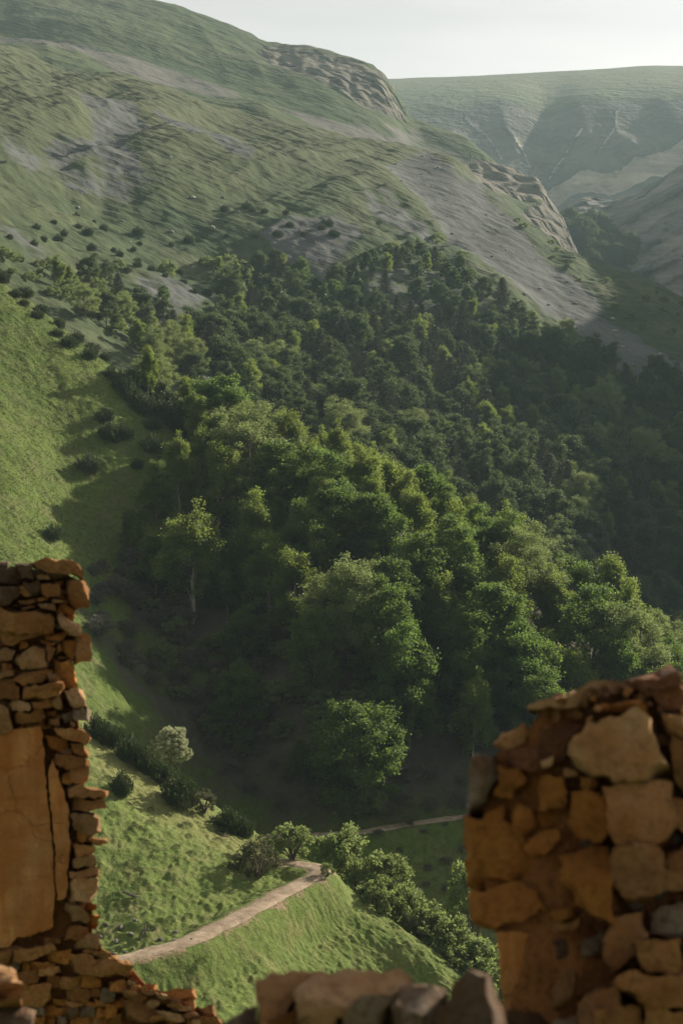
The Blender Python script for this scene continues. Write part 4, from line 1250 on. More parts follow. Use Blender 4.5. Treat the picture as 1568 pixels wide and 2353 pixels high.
# hummocks and tussocks on the meadow
HUM = [(345, 1890), (427, 1898), (430, 1920), (310, 1905), (405, 1945), (355, 1955), (260, 1870), (245, 1790), (250, 1762), (300, 1760), (280, 1740), (388, 1872), (345, 1858), (500, 1930), (515, 1965), (300, 1985), (392, 2112), (432, 2100), (275, 2078), (335, 2128), (230, 2148), (460, 2205), (470, 1995), (265, 2060), (600, 2270), (440, 1960)]
hums = []
for i, (u, v) in enumerate(HUM):
    P = find('near_slope', u, v)
    up = v < 2000
    hums.append((place_shrub('heath' if i % 3 else 'tussock', P - np.array([0, 0, 0.1]), px_h(P, PR.uniform(15, 27)),
                'small dark hummock on the steep grass above the trail' if up else 'dark hummock on the gentle grass close to the trail',
                'heath_hummock', 'dark hummocks dotted over the meadow', PR.uniform(0.9, 1.3), 'hummock', False), u, v, 'dark grassy hummock'))
relabel(hums, MARKS3)

# loose stones by the trail
def rock_mesh(seed, n=2):
    b = bmesh.new()
    bmesh.ops.create_icosphere(b, subdivisions=n, radius=0.5)
    co = np.array([v.co[:] for v in b.verts])
    co = co * (1 + 0.35 * vnoise(co * 2.2 + seed * 7.7, seed))[:, None]
    co *= np.array([1.2, 0.8, 0.55])
    co = np.round(co / 0.17) * 0.17 * 0.45 + co * 0.55
    for v, c in zip(b.verts, co):
        v.co = c
    me = bpy.data.meshes.new('stone')
    b.to_mesh(me); b.free()
    return me
GREY_STONE = stone_material('grey_stone', (0.14, 0.13, 0.11), (0.20, 0.18, 0.155), (0.10, 0.09, 0.075))
PALE_BOULDER = stone_material('pale_boulder', (0.30, 0.285, 0.255), (0.38, 0.365, 0.33), (0.24, 0.23, 0.20), 0.2)
BOULDERS = [rock_mesh(20 + i) for i in range(4)]
for m in BOULDERS:
    m.materials.append(PALE_BOULDER)
ROCKS = [rock_mesh(i) for i in range(5)]
for m in ROCKS:
    m.materials.append(GREY_STONE)
stones, boulders = [], []
for u, v in spots_in('near_slope', [(226, 2120), (300, 2110), (420, 2140), (440, 2160), (340, 2180), (226, 2200)], 1.0, 34):
    P = find('near_slope', u, v)
    o = link('stone', ROCKS[PR.randrange(5)], label='loose grey stone in the rubble patch above the near trail', category='stone', group='loose stones beside the trail')
    o.location = P + np.array([0, 0, 0.03]); o.scale = [PR.uniform(0.18, 0.45)] * 3
    o.rotation_euler = (PR.uniform(-.4, .4), PR.uniform(-.4, .4), PR.uniform(0, 6.28))
    stones.append((o, u, v, 'loose grey stone'))
for u, v in spots_in('middle_hillside', [(150, 330), (300, 400), (420, 340), (560, 460), (620, 520), (300, 560), (180, 480)], 14, 40) + spots_in('middle_hillside', SCREE2[3][0], 13, 60):
    P = find('middle_hillside', u, v)
    o = link('boulder', BOULDERS[PR.randrange(4)], label='pale boulder lying on the bare ground of the middle hillside', category='boulder', group='boulders on the hillside scree')
    o.location = P; o.scale = [PR.uniform(0.8, 2.2)] * 3
    o.rotation_euler = (0, 0, PR.uniform(0, 6.28))
    boulders.append((o, u, v, 'pale boulder'))
relabel(stones, [(330, 2140, 'the two wooden posts'), (260, 2130, 'the wall end of the rubble patch'), (400, 2150, 'the trail end of the rubble patch'), (290, 2170, 'the lower rubble patch')])
relabel(boulders, [(75, 420, 'the bare scar on the high pasture'), (300, 430, 'the forked scar on the high pasture'), (560, 460, 'the reddish bank of the high pasture'), (830, 400, 'the upper end of the grey scree'), (960, 430, 'the scree under the high ledge'), (1080, 560, 'the scree above the far wood'), (1180, 560, 'the middle of the grey scree'), (1300, 680, 'the lower grey scree'), (1420, 790, 'the scree tail'), (1520, 850, 'the lowest scree')])
# two broken posts in the rubble
WOOD = bark_material('weathered_wood', (0.22, 0.19, 0.15), (0.14, 0.12, 0.10))
for (u, v, hp, lean, lab) in [(322, 2158, 26, 0.25, 'leaning stub of a grey wooden post in the rubble'), (335, 2148, 24, -0.05, 'upright grey wooden post in the rubble')]:
    P = find('near_slope', u, v)
    h = px_h(P, hp)
    Vp, Qp = tube([[0, 0, -0.2], [0, 0, h * 0.5], [lean * h, 0, h]], [0.10, 0.09, 0.07], 6)
    o = link('wooden_post', mesh_np('wooden_post', Vp, Qp, WOOD, False), label=lab, category='post')
    o.location = P
P = find('near_slope', 305, 2062)
Vp, Qp = tube([[-0.75, 0, 0.12], [0, 0, 0.14], [0.75, 0.1, 0.10]], [0.10, 0.11, 0.08], 6)
o = link('fallen_beam', mesh_np('fallen_beam', Vp, Qp, WOOD, False), label='short grey beam lying in the grass above the rubble', category='beam')
o.location = P; o.rotation_euler = (0, 0.25, -0.35)

# turf tufts, nobody could count them
R2 = np.random.default_rng(77)
def tufts(name, lname, poly, n, size, keep=None):
    l = LAYERS[lname]
    P = l['vis'].reshape(-1, 3); U = l['U'].ravel(); V = l['V'].ravel()
    ok = np.where(inpoly(U, V, poly))[0]
    i = R2.choice(ok, n)
    p = P[i] + R2.normal(size=(n, 3)) * np.array([0.08, 0.08, 0.0])
    if keep is not None:
        m = keep(p); p = p[m]
    n = len(p)
    k = 3
    p = np.repeat(p, k, 0) + R2.normal(size=(n * k, 3)) * size * np.array([0.35, 0.35, 0])
    p[:, 2] += size * 0.3
    V_, Q_ = leaf_quads(p, size, 0.35, 0.2, np.tile([0.15, 0.1, 1.0], (n * k, 1)))
    return link(name, mesh_np(name, V_, Q_, LEAF_TURF, False), kind='stuff')
tufts('grass', 'near_slope', [(150, 1600), (420, 1780), (740, 1990), (1160, 2310), (1250, 2460), (150, 2460)], 14000, 0.07, lambda p: path_dist(p, PATHF)[0] > 0.85 + 0.35 * vnoise(p / 0.8, 3))
tufts('grass', 'ravine_slope', [(-80, 600), (280, 850), (470, 1000), (400, 1180), (260, 1260), (180, 1500), (-80, 1500)], 12000, 0.24)

# ------------------------------------------------------------------ the ruin: rubble masonry, stone by stone
SR = np.random.default_rng(99)
STONE_L = stone_material('ochre_stone', (0.40, 0.190, 0.066), (0.44, 0.235, 0.095), (0.32, 0.125, 0.040))
STONE_PALE = stone_material('pale_weathered_lit_stone', (0.48, 0.285, 0.145), (0.46, 0.28, 0.145), (0.33, 0.15, 0.052))
STONE_GREY = stone_material('greyish_stone', (0.45, 0.238, 0.115), (0.40, 0.195, 0.080), (0.33, 0.130, 0.042))
STONE_DARK = stone_material('dark_lichened_shaded_stone', (0.17, 0.095, 0.055), (0.21, 0.13, 0.08), (0.30, 0.26, 0.20))
STONE_O = stone_material('orange_stone', (0.45, 0.185, 0.042), (0.48, 0.215, 0.060), (0.32, 0.110, 0.028))
CLAY = stone_material('clay_mortar', (0.26, 0.105, 0.034), (0.28, 0.12, 0.042), (0.17, 0.066, 0.024), 0.8)
EARTH = stone_material('red_earth', (0.22, 0.095, 0.045), (0.24, 0.11, 0.055), (0.14, 0.060, 0.030), 1.4)
# clay plaster: vertical run marks, chalky flecks, hairline stains
PL = NT('clay_plaster')
pP = PL.pos(1.0)
run = PL.noise(PL.pos(sxyz=(9, 9, 0.9)), 1.0, 5, 0.6)
blo = PL.noise(pP, 3.2, 5, 0.6)
fle = PL.noise(PL.pos(sxyz=(30, 30, 14)), 1.0, 3, 0.7)
pc = PL.mix(PL.ramp(run, [(0.36, (0, 0, 0)), (0.64, (1, 1, 1))]), (0.33, 0.125, 0.034), (0.50, 0.245, 0.085))
pc = PL.mix(PL.ramp(blo, [(0.42, (0, 0, 0)), (0.70, (0.75, 0.75, 0.75))]), pc, (0.33, 0.185, 0.095))
pc = PL.mix(PL.ramp(fle, [(0.62, (0, 0, 0)), (0.70, (0.6, 0.6, 0.6))]), pc, (0.60, 0.40, 0.22))
crk = PL.n('ShaderNodeTexVoronoi', {'Vector': PL.n('ShaderNodeVectorMath', {0: pP, 1: PL.n('ShaderNodeVectorMath', {0: PL.n('ShaderNodeTexNoise', {'Vector': pP, 'Scale': 6.0, 'Detail': 4}).outputs['Color'], 1: (0.25, 0.25, 0.25)}, operation='MULTIPLY').outputs[0]}, operation='ADD').outputs[0], 'Scale': 1.5}, feature='DISTANCE_TO_EDGE').outputs['Distance']
crack = PL.ramp(crk, [(0.0, (0.45, 0.45, 0.45)), (0.006, (0, 0, 0))])
big_blot = PL.noise(pP, 1.3, 5, 0.65)
pc = PL.mix(PL.ramp(big_blot, [(0.47, (0, 0, 0)), (0.56, (0.7, 0.7, 0.7))]), pc, (0.27, 0.105, 0.030))
pc = PL.mix(PL.math('MULTIPLY', crack, PL.ramp(blo, [(0.50, (0, 0, 0)), (0.62, (0.8, 0.8, 0.8))])), pc, (0.10, 0.045, 0.02))
pc = PL.mix(PL.ramp(fle, [(0.20, (0.7, 0.7, 0.7)), (0.29, (0, 0, 0))]), pc, (0.16, 0.07, 0.03))
PLASTER = PL.diffuse(pc, PL.bump(PL.math('ADD', PL.math('ADD', blo, PL.math('MULTIPLY', big_blot, 2.0)), PL.math('SUBTRACT', PL.math('MULTIPLY', fle, 0.5), PL.math('MULTIPLY', crack, 0.5))), 0.9, 0.035), 0.9, 0.1)

def c1(p): return [(x * .1715, 1263.5 + y * .1715) for x, y in p]
def c2(p): return [(x * .1715, 1646.6 + y * .1715) for x, y in p]
def c3(p): return [(x * .343, 1982.7 + y * .343) for x, y in p]
def c4(p): return [(1062 + x * .3228, 1512 + y * .3228) for x, y in p]
def c5(p): return [(1062 + x * .3228, 1915 + y * .3228) for x, y in p]
def c6(p): return [(504 + x * .45, 2184.4 + y * .45) for x, y in p]

def outline(poly, n, rounds, jit):
    P = np.array(poly, float)
    for _ in range(rounds):                      # soften the corners
        Q = np.roll(P, -1, 0)
        P = np.stack([P * 0.93 + Q * 0.07, P * 0.07 + Q * 0.93], 1).reshape(-1, 2)
    seg = np.linalg.norm(np.roll(P, -1, 0) - P, axis=1)
    L_ = np.concatenate([[0], np.cumsum(seg)])
    t = np.linspace(0, L_[-1], n, endpoint=False)
    Pc = np.vstack([P, P[:1]])
    out = np.stack([np.interp(t, L_, Pc[:, 0]), np.interp(t, L_, Pc[:, 1])], -1)
    sz = math.sqrt(np.ptp(P[:, 0]) * np.ptp(P[:, 1]))
    return out + SR.normal(size=out.shape) * jit * sz

def block(name, parent, poly, d, thick, mat, bulge=0.10, tilt=None, back=0.92, jit=0.020, n=20, rounds=0, rough=0.11, kind=None, label=None):
    """A rough stone: outline on the picture grid, at distance d, thick metres deep, its face bulging towards the viewer."""
    O = outline(poly, n, rounds, jit)
    cen = O.mean(0)
    size = math.sqrt(np.ptp(O[:, 0]) * np.ptp(O[:, 1])) / F * d
    gx_, gy_ = SR.normal() * 0.10, SR.normal() * 0.10
    b = bulge * size * SR.uniform(0.6, 1.3)
    rings = [(0.35, -b), (0.70, -b * 0.97), (0.91, -b * 0.88), (0.985, -b * 0.5), (1.0, b * 0.25), (1.0, thick * 0.55), (back, thick)]
    U, D = [], []
    for k, dz in rings:
        U.append(cen + (O - cen) * k); D.append(np.full(n, dz))
    U = np.concatenate([[cen], *U, [cen]]); D = np.concatenate([[-b * 1.02], *D, [thick]])
    off = (U - cen) / F * d
    D = D + off[:, 0] * gx_ + off[:, 1] * gy_
    dep = d(U) if callable(d) else d
    dep = dep + D
    if tilt is not None:
        dep = dep + tilt * np.maximum(0, (np.array(poly)[:, 1].max() - U[:, 1])) 
    W = at(U[:, 0], U[:, 1], dep)
    ph = SR.uniform(0, 90, 3)
    N = np.stack([vnoise(W / (size * 0.45) + ph + 11 * i, 7 + i) for i in range(3)], -1) * rough * size
    N += np.stack([vnoise(W / (size * 0.16) + ph + 5 * i, 17 + i) for i in range(3)], -1) * rough * 0.45 * size
    W = W + N
    if bulge > 0:                                # broken faces: a few planes chop the lump
        cw = W.mean(0)
        for _ in range(5):
            nn = SR.normal(size=3) * np.array([0.42, 0.2, 0.42]) + np.array([0, -1.0, 0.1])
            nn /= np.linalg.norm(nn)
            pr = (W - cw) @ nn
            thr = np.max(pr) * SR.uniform(0.55, 0.9)
            W = W - np.outer(np.maximum(0, pr - thr) * 0.92, nn)
    faces = []
    R = len(rings)
    for j in range(n):
        faces.append((0, 1 + j, 1 + (j + 1) % n))
    for r in range(R - 1):
        for j in range(n):
            a, b_ = 1 + r * n + j, 1 + r * n + (j + 1) % n
            faces.append((a, a + n, b_ + n, b_))
    last = 1 + R * n
    for j in range(n):
        faces.append((last, last - n + (j + 1) % n, last - n + j))
    me = bpy.data.meshes.new(name)
    loc = np.array(parent.location) if parent is not None else W.mean(0)
    me.from_pydata([tuple(x) for x in (W - loc)], [], faces)
    me.polygons.foreach_set('use_smooth', np.ones(len(me.polygons), bool))
    me.set_sharp_from_angle(angle=math.radians(28))
    me.materials.append(mat)
    o = link(name, me, parent, kind=kind, label=label)
    if parent is None:
        o.location = loc
    return o

def grown(poly, k):
    P = np.array(poly, float); c = P.mean(0)
    return (c + (P - c) * k).tolist()

def fill_stones(parent, region, taken, w, h, d, thick, mats, stagger=0.5, name='stone', jit=0.02, bulge=0.12):
    """Courses of irregular stones wherever no listed stone stands."""
    R_ = np.array(region)
    v = R_[:, 1].min()
    while v < R_[:, 1].max():
        hh = h * SR.uniform(0.6, 1.35)
        u = R_[:, 0].min() - w * SR.uniform(0, 1)
        while u < R_[:, 0].max():
            ww = w * SR.uniform(0.55, 1.5)
            q = [(u, v), (u + ww, v + SR.normal() * h * .08), (u + ww, v + hh), (u, v + hh + SR.normal() * h * .08)]
            g = [(u + ww * a, v + hh * b_) for a in (0.2, 0.5, 0.8) for b_ in (0.25, 0.5, 0.75)]
            gu = np.array([x for x, _ in g]); gv = np.array([y for _, y in g])
            inside = inpoly(gu, gv, region).mean()
            hit = max([inpoly(gu, gv, t).mean() for t in taken] + [0])
            if inside > 0.7 and hit < 0.25:
                qq = [(x + SR.normal() * w * .06, y + SR.normal() * h * .07) for x, y in q]
                block(name, parent, grown(qq, 1.07), d + SR.uniform(0.0, 0.04), thick, mats[int(SR.integers(len(mats)))], bulge, jit=jit, n=16)
            u += ww
        v += hh

# --- the tall broken wall on the left
WD = 9.0
wallL = thing('ruined_wall', 'tall broken wall of ochre rubble with red clay plaster, at the left edge of the view', 'wall', tuple(at(60, 2850, WD + 0.3)))
core = [(-700, 1300), (40, 1305), (110, 1292), (165, 1300), (172, 1420), (166, 1500), (170, 1560), (176, 1640), (190, 1700), (196, 1790), (205, 1850), (212, 1960), (205, 2080), (208, 2170), (290, 2215), (330, 2265), (420, 2310), (500, 2360), (640, 2480), (700, 2900), (-700, 2900)]
block('clay_core', wallL, grown(core, 0.985), WD + 0.09, 0.5, CLAY, 0.0, n=120, rounds=0, jit=0.002, rough=0.006, back=0.99)
SL = [  # (outline, material, depth offset, thickness)
    (c1([(-60, 235), (200, 225), (280, 280), (280, 370), (-60, 390)]), STONE_DARK, 0.0, .4),
    (c1([(-80, 395), (270, 390), (290, 440), (200, 480), (-80, 490)]), STONE_DARK, 0.03, .4),
    (c1([(200, 200), (420, 190), (430, 380), (290, 390)]), STONE_DARK, -0.03, .4),
    (c1([(400, 180), (620, 140), (820, 125), (1000, 165), (1095, 280), (1085, 370), (900, 300), (700, 290), (450, 245)]), STONE_GREY, -0.06, .55),
    (c1([(440, 245), (700, 290), (900, 310), (1000, 400), (680, 420), (450, 400)]), STONE_DARK, 0.04, .4),  # dark tone paints the shadow under the capstone
    (c1([(500, 345), (660, 330), (675, 390), (510, 410)]), STONE_PALE, -0.04, .3),
    (c1([(550, 450), (780, 450), (795, 600), (660, 620), (560, 600)]), STONE_L, -0.03, .3),
    (c1([(900, 420), (1140, 400), (1170, 500), (1172, 750), (1000, 772), (915, 700)]), STONE_L, -0.08, .45),
    (c1([(-60, 510), (230, 500), (280, 610), (150, 740), (-60, 830)]), STONE_DARK, -0.02, .3),
    (c1([(240, 480), (320, 490), (400, 620), (330, 640), (250, 580)]), STONE_L, 0.0, .3),
    (c1([(330, 430), (540, 440), (550, 600), (480, 630), (410, 600)]), STONE_DARK, 0.02, .3),
    (c1([(220, 670), (480, 640), (470, 700), (240, 725)]), STONE_L, 0.0, .3),
    (c1([(490, 640), (640, 635), (650, 690), (500, 700)]), STONE_L, -0.02, .3),
    (c1([(660, 660), (720, 640), (840, 670), (830, 715), (700, 710)]), STONE_PALE, -0.04, .3),
    (c1([(500, 710), (730, 710), (750, 800), (560, 790)]), STONE_PALE, -0.02, .3),
    (c1([(270, 750), (490, 740), (490, 790), (280, 795)]), STONE_L, 0.0, .3),
    (c1([(-80, 820), (560, 800), (740, 850), (770, 920), (710, 1080), (-80, 1095)]), STONE_L, -0.05, .45),
    (c1([(785, 940), (850, 858), (920, 930), (1060, 1030), (1062, 1120), (1000, 1172), (880, 1110)]), STONE_PALE, -0.10, .35),  # pale tone paints the sunlight on this tilted stone
    (c1([(1000, 1172), (1170, 1130), (1210, 1250), (1212, 1470), (1000, 1512), (980, 1300)]), STONE_GREY, -0.04, .45),
    (c1([(0, 1100), (150, 1080), (560, 1110), (590, 1220), (320, 1240), (150, 1290), (50, 1260)]), STONE_L, -0.02, .3),
    (c1([(250, 1270), (380, 1240), (385, 1310), (250, 1370)]), STONE_O, 0.0, .3),
    (c1([(-50, 1330), (170, 1320), (200, 1360), (180, 1490), (-50, 1490)]), STONE_PALE, -0.02, .3),
    (c1([(10, 1500), (180, 1500), (185, 1600), (40, 1620)]), STONE_L, 0.0, .3),
    (c1([(205, 1430), (350, 1330), (480, 1260), (620, 1310), (612, 1545), (340, 1580), (205, 1490)]), STONE_PALE, -0.05, .3),
    (c1([(622, 1310), (752, 1318), (740, 1400), (622, 1570)]), STONE_GREY, -0.02, .3),
    (c1([(750, 1270), (812, 1250), (815, 1350), (750, 1390)]), STONE_L, 0.0, .3),
    (c1([(-60, 1640), (180, 1620), (185, 1690), (-60, 1735)]), STONE_PALE, -0.03, .3),
    (c1([(190, 1680), (340, 1600), (590, 1595), (710, 1660), (560, 1755), (290, 1800), (200, 1720)]), STONE_L, -0.03, .3),
    (c1([(-60, 1755), (180, 1735), (260, 1870), (272, 1970), (-60, 2015)]), STONE_L, -0.02, .3),
    (c1([(310, 1825), (600, 1785), (790, 1730), (825, 1800), (812, 1960), (600, 2005), (310, 1985)]), STONE_L, -0.06, .35),
    (c1([(110, 2070), (190, 2005), (370, 2010), (402, 2080), (390, 2145), (140, 2150)]), STONE_PALE, -0.03, .3),
    (c1([(415, 2040), (770, 2010), (795, 2100), (430, 2145)]), STONE_L, -0.04, .3),
    (c1([(880, 1890), (1050, 1860), (1130, 2030), (1195, 2115), (1000, 2135), (930, 2000)]), STONE_PALE, -0.05, .4),
    (c1([(985, 2130), (1195, 2125), (1205, 2270), (1010, 2275)]), STONE_DARK, -0.06, .4),
    (c1([(-80, 2060), (70, 2110), (170, 2260), (150, 2420), (-80, 2500)]), STONE_PALE, -0.04, .3),
    (c1([(200, 2190), (580, 2160), (640, 2260), (420, 2330), (200, 2350)]), STONE_L, -0.02, .3),
    (c1([(640, 2290), (790, 2265), (805, 2380), (650, 2350)]), STONE_GREY, -0.02, .3),
    (c1([(600, 1130), (880, 1150), (830, 1200), (620, 1190)]), STONE_O, 0.02, .25),
    (c1([(610, 1230), (740, 1240), (740, 1310), (630, 1280)]), STONE_O, 0.02, .25),
    (c1([(810, 700), (990, 780), (985, 900), (900, 860), (760, 900), (750, 800)]), STONE_O, 0.06, .25),
    (c1([(830, 1220), (980, 1200), (990, 1480), (880, 1440), (830, 1330)]), STONE_O, 0.05, .25),
    (c1([(720, 1480), (960, 1520), (1005, 1700), (1010, 1830), (850, 1850), (740, 1680)]), STONE_O, 0.04, .25),
    (c1([(620, 1650), (760, 1660), (815, 1740), (800, 1790), (650, 1760)]), STONE_PALE, -0.05, .25),
    (c1([(700, 1990), (780, 1960), (860, 2090), (840, 2150), (720, 2100)]), STONE_PALE, -0.04, .25),
    (c1([(820, 2180), (940, 2150), (980, 2290), (860, 2330)]), STONE_DARK, 0.0, .25),
    (c1([(940, 2280), (1010, 2330), (1000, 2380), (930, 2360)]), STONE_PALE, -0.03, .25),
    (c2([(750, 140), (930, 130), (1090, 180), (1202, 270), (1150, 352), (1000, 322), (760, 260)]), STONE_L, -0.05, .4),
    (c2([(620, 270), (900, 300), (930, 420), (760, 455), (640, 425)]), STONE_O, 0.02, .3),
    (c2([(930, 360), (1110, 358), (1182, 470), (1182, 560), (960, 500)]), STONE_L, -0.03, .4),
    (c2([(680, 510), (990, 520), (1165, 590), (1182, 680), (960, 712), (690, 632)]), STONE_L, -0.04, .4),
    (c2([(960, 712), (1182, 690), (1172, 830), (1060, 932), (960, 900)]), STONE_GREY, -0.04, .4),
    (c2([(785, 730), (950, 722), (960, 900), (805, 882)]), STONE_O, 0.0, .3),
    (c2([(900, 960), (1080, 918), (1412, 1000), (1412, 1072), (1100, 1100), (900, 1082)]), STONE_GREY, -0.05, .4),
    (c2([(905, 1120), (1250, 1112), (1402, 1130), (1402, 1200), (1080, 1270), (925, 1262)]), STONE_L, -0.02, .4),
    (c2([(945, 1300), (1200, 1288), (1335, 1370), (1335, 1560), (1200, 1582), (975, 1542)]), STONE_PALE, -0.05, .4),
    (c2([(1180, 1618), (1412, 1640), (1435, 1690), (1280, 1712), (1180, 1690)]), STONE_L, -0.04, .4),
    (c2([(1000, 1560), (1178, 1590), (1170, 1702), (1008, 1702)]), STONE_O, 0.0, .3),
    (c2([(985, 1722), (1250, 1732), (1272, 1800), (1180, 1882), (1000, 1902)]), STONE_L, -0.03, .4),
    (c2([(935, 1930), (1150, 1902), (1272, 1880), (1284, 1990), (1100, 2040), (945, 2022)]), STONE_PALE, -0.04, .4),
    (c2([(945, 2060), (1150, 2050), (1312, 2036), (1314, 2120), (1100, 2172), (950, 2152)]), STONE_GREY, -0.03, .4),
    (c2([(930, 2182), (1100, 2190), (1292, 2160), (1305, 2352), (1180, 2480), (940, 2470)]), STONE_PALE, -0.06, .4),
    (c3([(455, 300), (540, 305), (592, 370), (592, 412), (470, 412)]), STONE_PALE, -0.04, .4),
    (c3([(598, 340), (662, 355), (642, 440), (600, 430)]), STONE_O, 0.0, .4),
    (c3([(436, 420), (580, 418), (592, 500), (500, 522), (430, 500)]), STONE_L, -0.02, .3),
    (c3([(595, 478), (650, 468), (677, 560), (600, 592), (500, 582), (508, 530)]), STONE_PALE, -0.05, .4),
    (c3([(80, 592), (340, 540), (352, 590), (200, 642), (80, 662)]), STONE_L, -0.04, .3),
    (c3([(-40, 590), (68, 590), (70, 682), (-40, 692)]), STONE_L, -0.02, .3),
    (c3([(600, 598), (720, 598), (726, 642), (610, 642)]), STONE_PALE, -0.03, .4),
    (c3([(440, 612), (590, 612), (640, 662), (640, 760), (480, 742)]), STONE_L, -0.03, .35),
    (c3([(642, 645), (760, 640), (862, 662), (882, 740), (842, 766), (642, 762)]), STONE_L, -0.06, .5),
    (c3([(268, 712), (400, 690), (420, 732), (270, 762)]), STONE_L, -0.02, .3),
    (c3([(120, 730), (250, 730), (262, 790), (130, 832)]), STONE_L, 0.0, .3),
    (c3([(718, 790), (830, 768), (858, 850), (740, 862)]), STONE_O, -0.03, .4),
    (c3([(860, 770), (920, 788), (922, 842), (870, 842)]), STONE_GREY, -0.02, .4),
    (c3([(808, 852), (940, 840), (972, 890), (930, 932), (820, 902)]), STONE_PALE, -0.06, .4),
    (c3([(968, 822), (1052, 818), (1042, 880), (958, 872)]), STONE_L, 0.05, .4),
    (c3([(978, 890), (1290, 858), (1302, 920), (1100, 952), (980, 932)]), STONE_L, 0.0, .5),
    (c3([(1138, 918), (1210, 930), (1222, 1000), (1140, 1002)]), STONE_PALE, -0.06, .4),
    (c3([(1220, 940), (1312, 928), (1302, 1000), (1200, 1012)]), STONE_L, -0.04, .4),
    (c3([(1308, 978), (1440, 978), (1444, 1042), (1340, 1052)]), STONE_GREY, -0.02, .5),
    (c3([(1050, 1000), (1200, 1008), (1242, 1070), (1080, 1052)]), STONE_PALE, -0.10, .5),
    (c3([(1240, 1010), (1340, 1050), (1480, 1060), (1500, 1120), (1260, 1120)]), STONE_L, -0.06, .5),
    (c3([(830, 930), (960, 955), (1050, 1010), (1060, 1060), (960, 1080), (840, 1060)]), STONE_GREY, -0.08, .5),
    (c3([(130, 840), (330, 800), (350, 880), (300, 960), (150, 950)]), STONE_L, -0.01, .3),
]
for poly, m, dz, th in SL:
    block('stone', wallL, grown(poly, 1.08), WD + dz, th, m, SR.uniform(0.05, 0.10), n=26)
takenL = [p for p, *_ in SL]
plaster_main = c2([(-700, 200), (0, 190), (180, 170), (560, 125), (575, 300), (600, 500), (590, 640), (610, 800), (625, 1000), (655, 1200), (672, 1400), (690, 1600), (712, 1800), (726, 2000), (735, 2200), (735, 2420)]) + c3([(352, 430), (300, 455), (230, 470), (200, 490), (110, 490), (60, 565), (-350, 570)])
plaster_strip = c2([(690, 560), (780, 740), (860, 1000), (920, 1200), (930, 1500), (950, 1700), (905, 2000), (905, 2200), (900, 2420), (770, 2470), (755, 2200), (750, 2000), (740, 1750), (720, 1500), (690, 1250), (668, 1000), (655, 800)])
def slab(name, poly, d, thick, mat, step, rough, parent, label=None):
    """A flat coat with a ragged edge: the outline filled and thickened."""
    P = outline(poly, max(40, len(poly) * 7), 0, 0.0)
    P = P + np.stack([vnoise(np.stack([P[:, 0] / 9, P[:, 1] / 9, 0 * P[:, 0] + 3 * i], -1), 55 + i) for i in range(2)], -1) * 2.5
    b = bmesh.new()
    vs = [b.verts.new((x, y, 0)) for x, y in P]
    b.faces.new(vs)
    bmesh.ops.triangulate(b, faces=b.faces[:])
    for _ in range(2):
        bmesh.ops.subdivide_edges(b, edges=[e for e in b.edges if e.calc_length() > step], cuts=1, use_grid_fill=False)
        bmesh.ops.triangulate(b, faces=b.faces[:])
    r = bmesh.ops.extrude_face_region(b, geom=b.faces[:])
    for g in r['geom']:
        if isinstance(g, bmesh.types.BMVert):
            g.co.z = thick
    co = np.array([v.co[:] for v in b.verts])
    W = at(co[:, 0], co[:, 1], d + co[:, 2])
    W[:, 1] += rough * fbm(W / 0.35, 3, 61) + rough * 0.5 * fbm(W / 0.06, 2, 63)
    loc = np.array(parent.location)
    for v, w in zip(b.verts, W - loc):
        v.co = w
    bmesh.ops.recalc_face_normals(b, faces=b.faces[:])
    me = bpy.data.meshes.new(name); b.to_mesh(me); b.free()
    me.materials.append(mat)
    return link(name, me, parent, label=label)
slab('plaster_coat', plaster_main, WD + 0.015, 0.07, PLASTER, 14, 0.018, wallL, 'broad red clay plaster left of the long crack')
slab('plaster_coat', plaster_strip, WD + 0.0, 0.07, PLASTER, 10, 0.015, wallL, 'narrow strip of clay plaster right of the long crack')
takenL += [plaster_main, plaster_strip]
fill_stones(wallL, [(-60, 1290), (165, 1300), (168, 1650), (190, 1700), (130, 1720), (-60, 1680)], takenL, 22, 10, WD + 0.05, 0.2, [STONE_L, STONE_O, STONE_DARK])
fill_stones(wallL, [(120, 1690), (200, 1700), (222, 1980), (215, 2180), (150, 2180), (160, 1900)], takenL, 26, 13, WD + 0.05, 0.2, [STONE_L, STONE_O, STONE_PALE])
fill_stones(wallL, c3([(-80, 560), (200, 520), (450, 500), (640, 640), (840, 780), (840, 920), (1060, 1030), (1250, 1090), (1700, 1400), (-80, 1400)]), takenL, 36, 22, WD + 0.02, 0.25, [STONE_L, STONE_O, STONE_L, STONE_O, STONE_DARK])
# chips and rubble lying along the broken top of the low part
for u, v in [(205, 2185), (222, 2192), (240, 2190), (300, 2258), (312, 2270), (330, 2274), (345, 2282), (372, 2290), (385, 2302), (400, 2310), (425, 2318), (440, 2330), (300, 2282), (352, 2305), (410, 2338), (450, 2348), (285, 2270), (320, 2295), (340, 2318), (375, 2330), (360, 2340), (395, 2345), (470, 2352)]:
    w, h = SR.uniform(9, 22), SR.uniform(5, 10)
    block('stone', wallL, [(u - w, v - h * .3), (u - w * .3, v - h), (u + w * .8, v - h * .7), (u + w, v + h * .4), (u + w * .2, v + h), (u - w * .7, v + h * .8)],
          WD - 0.05 + SR.uniform(-.08, .1), 0.2, [STONE_PALE, STONE_GREY, STONE_L][int(SR.integers(3))], 0.15, n=14)

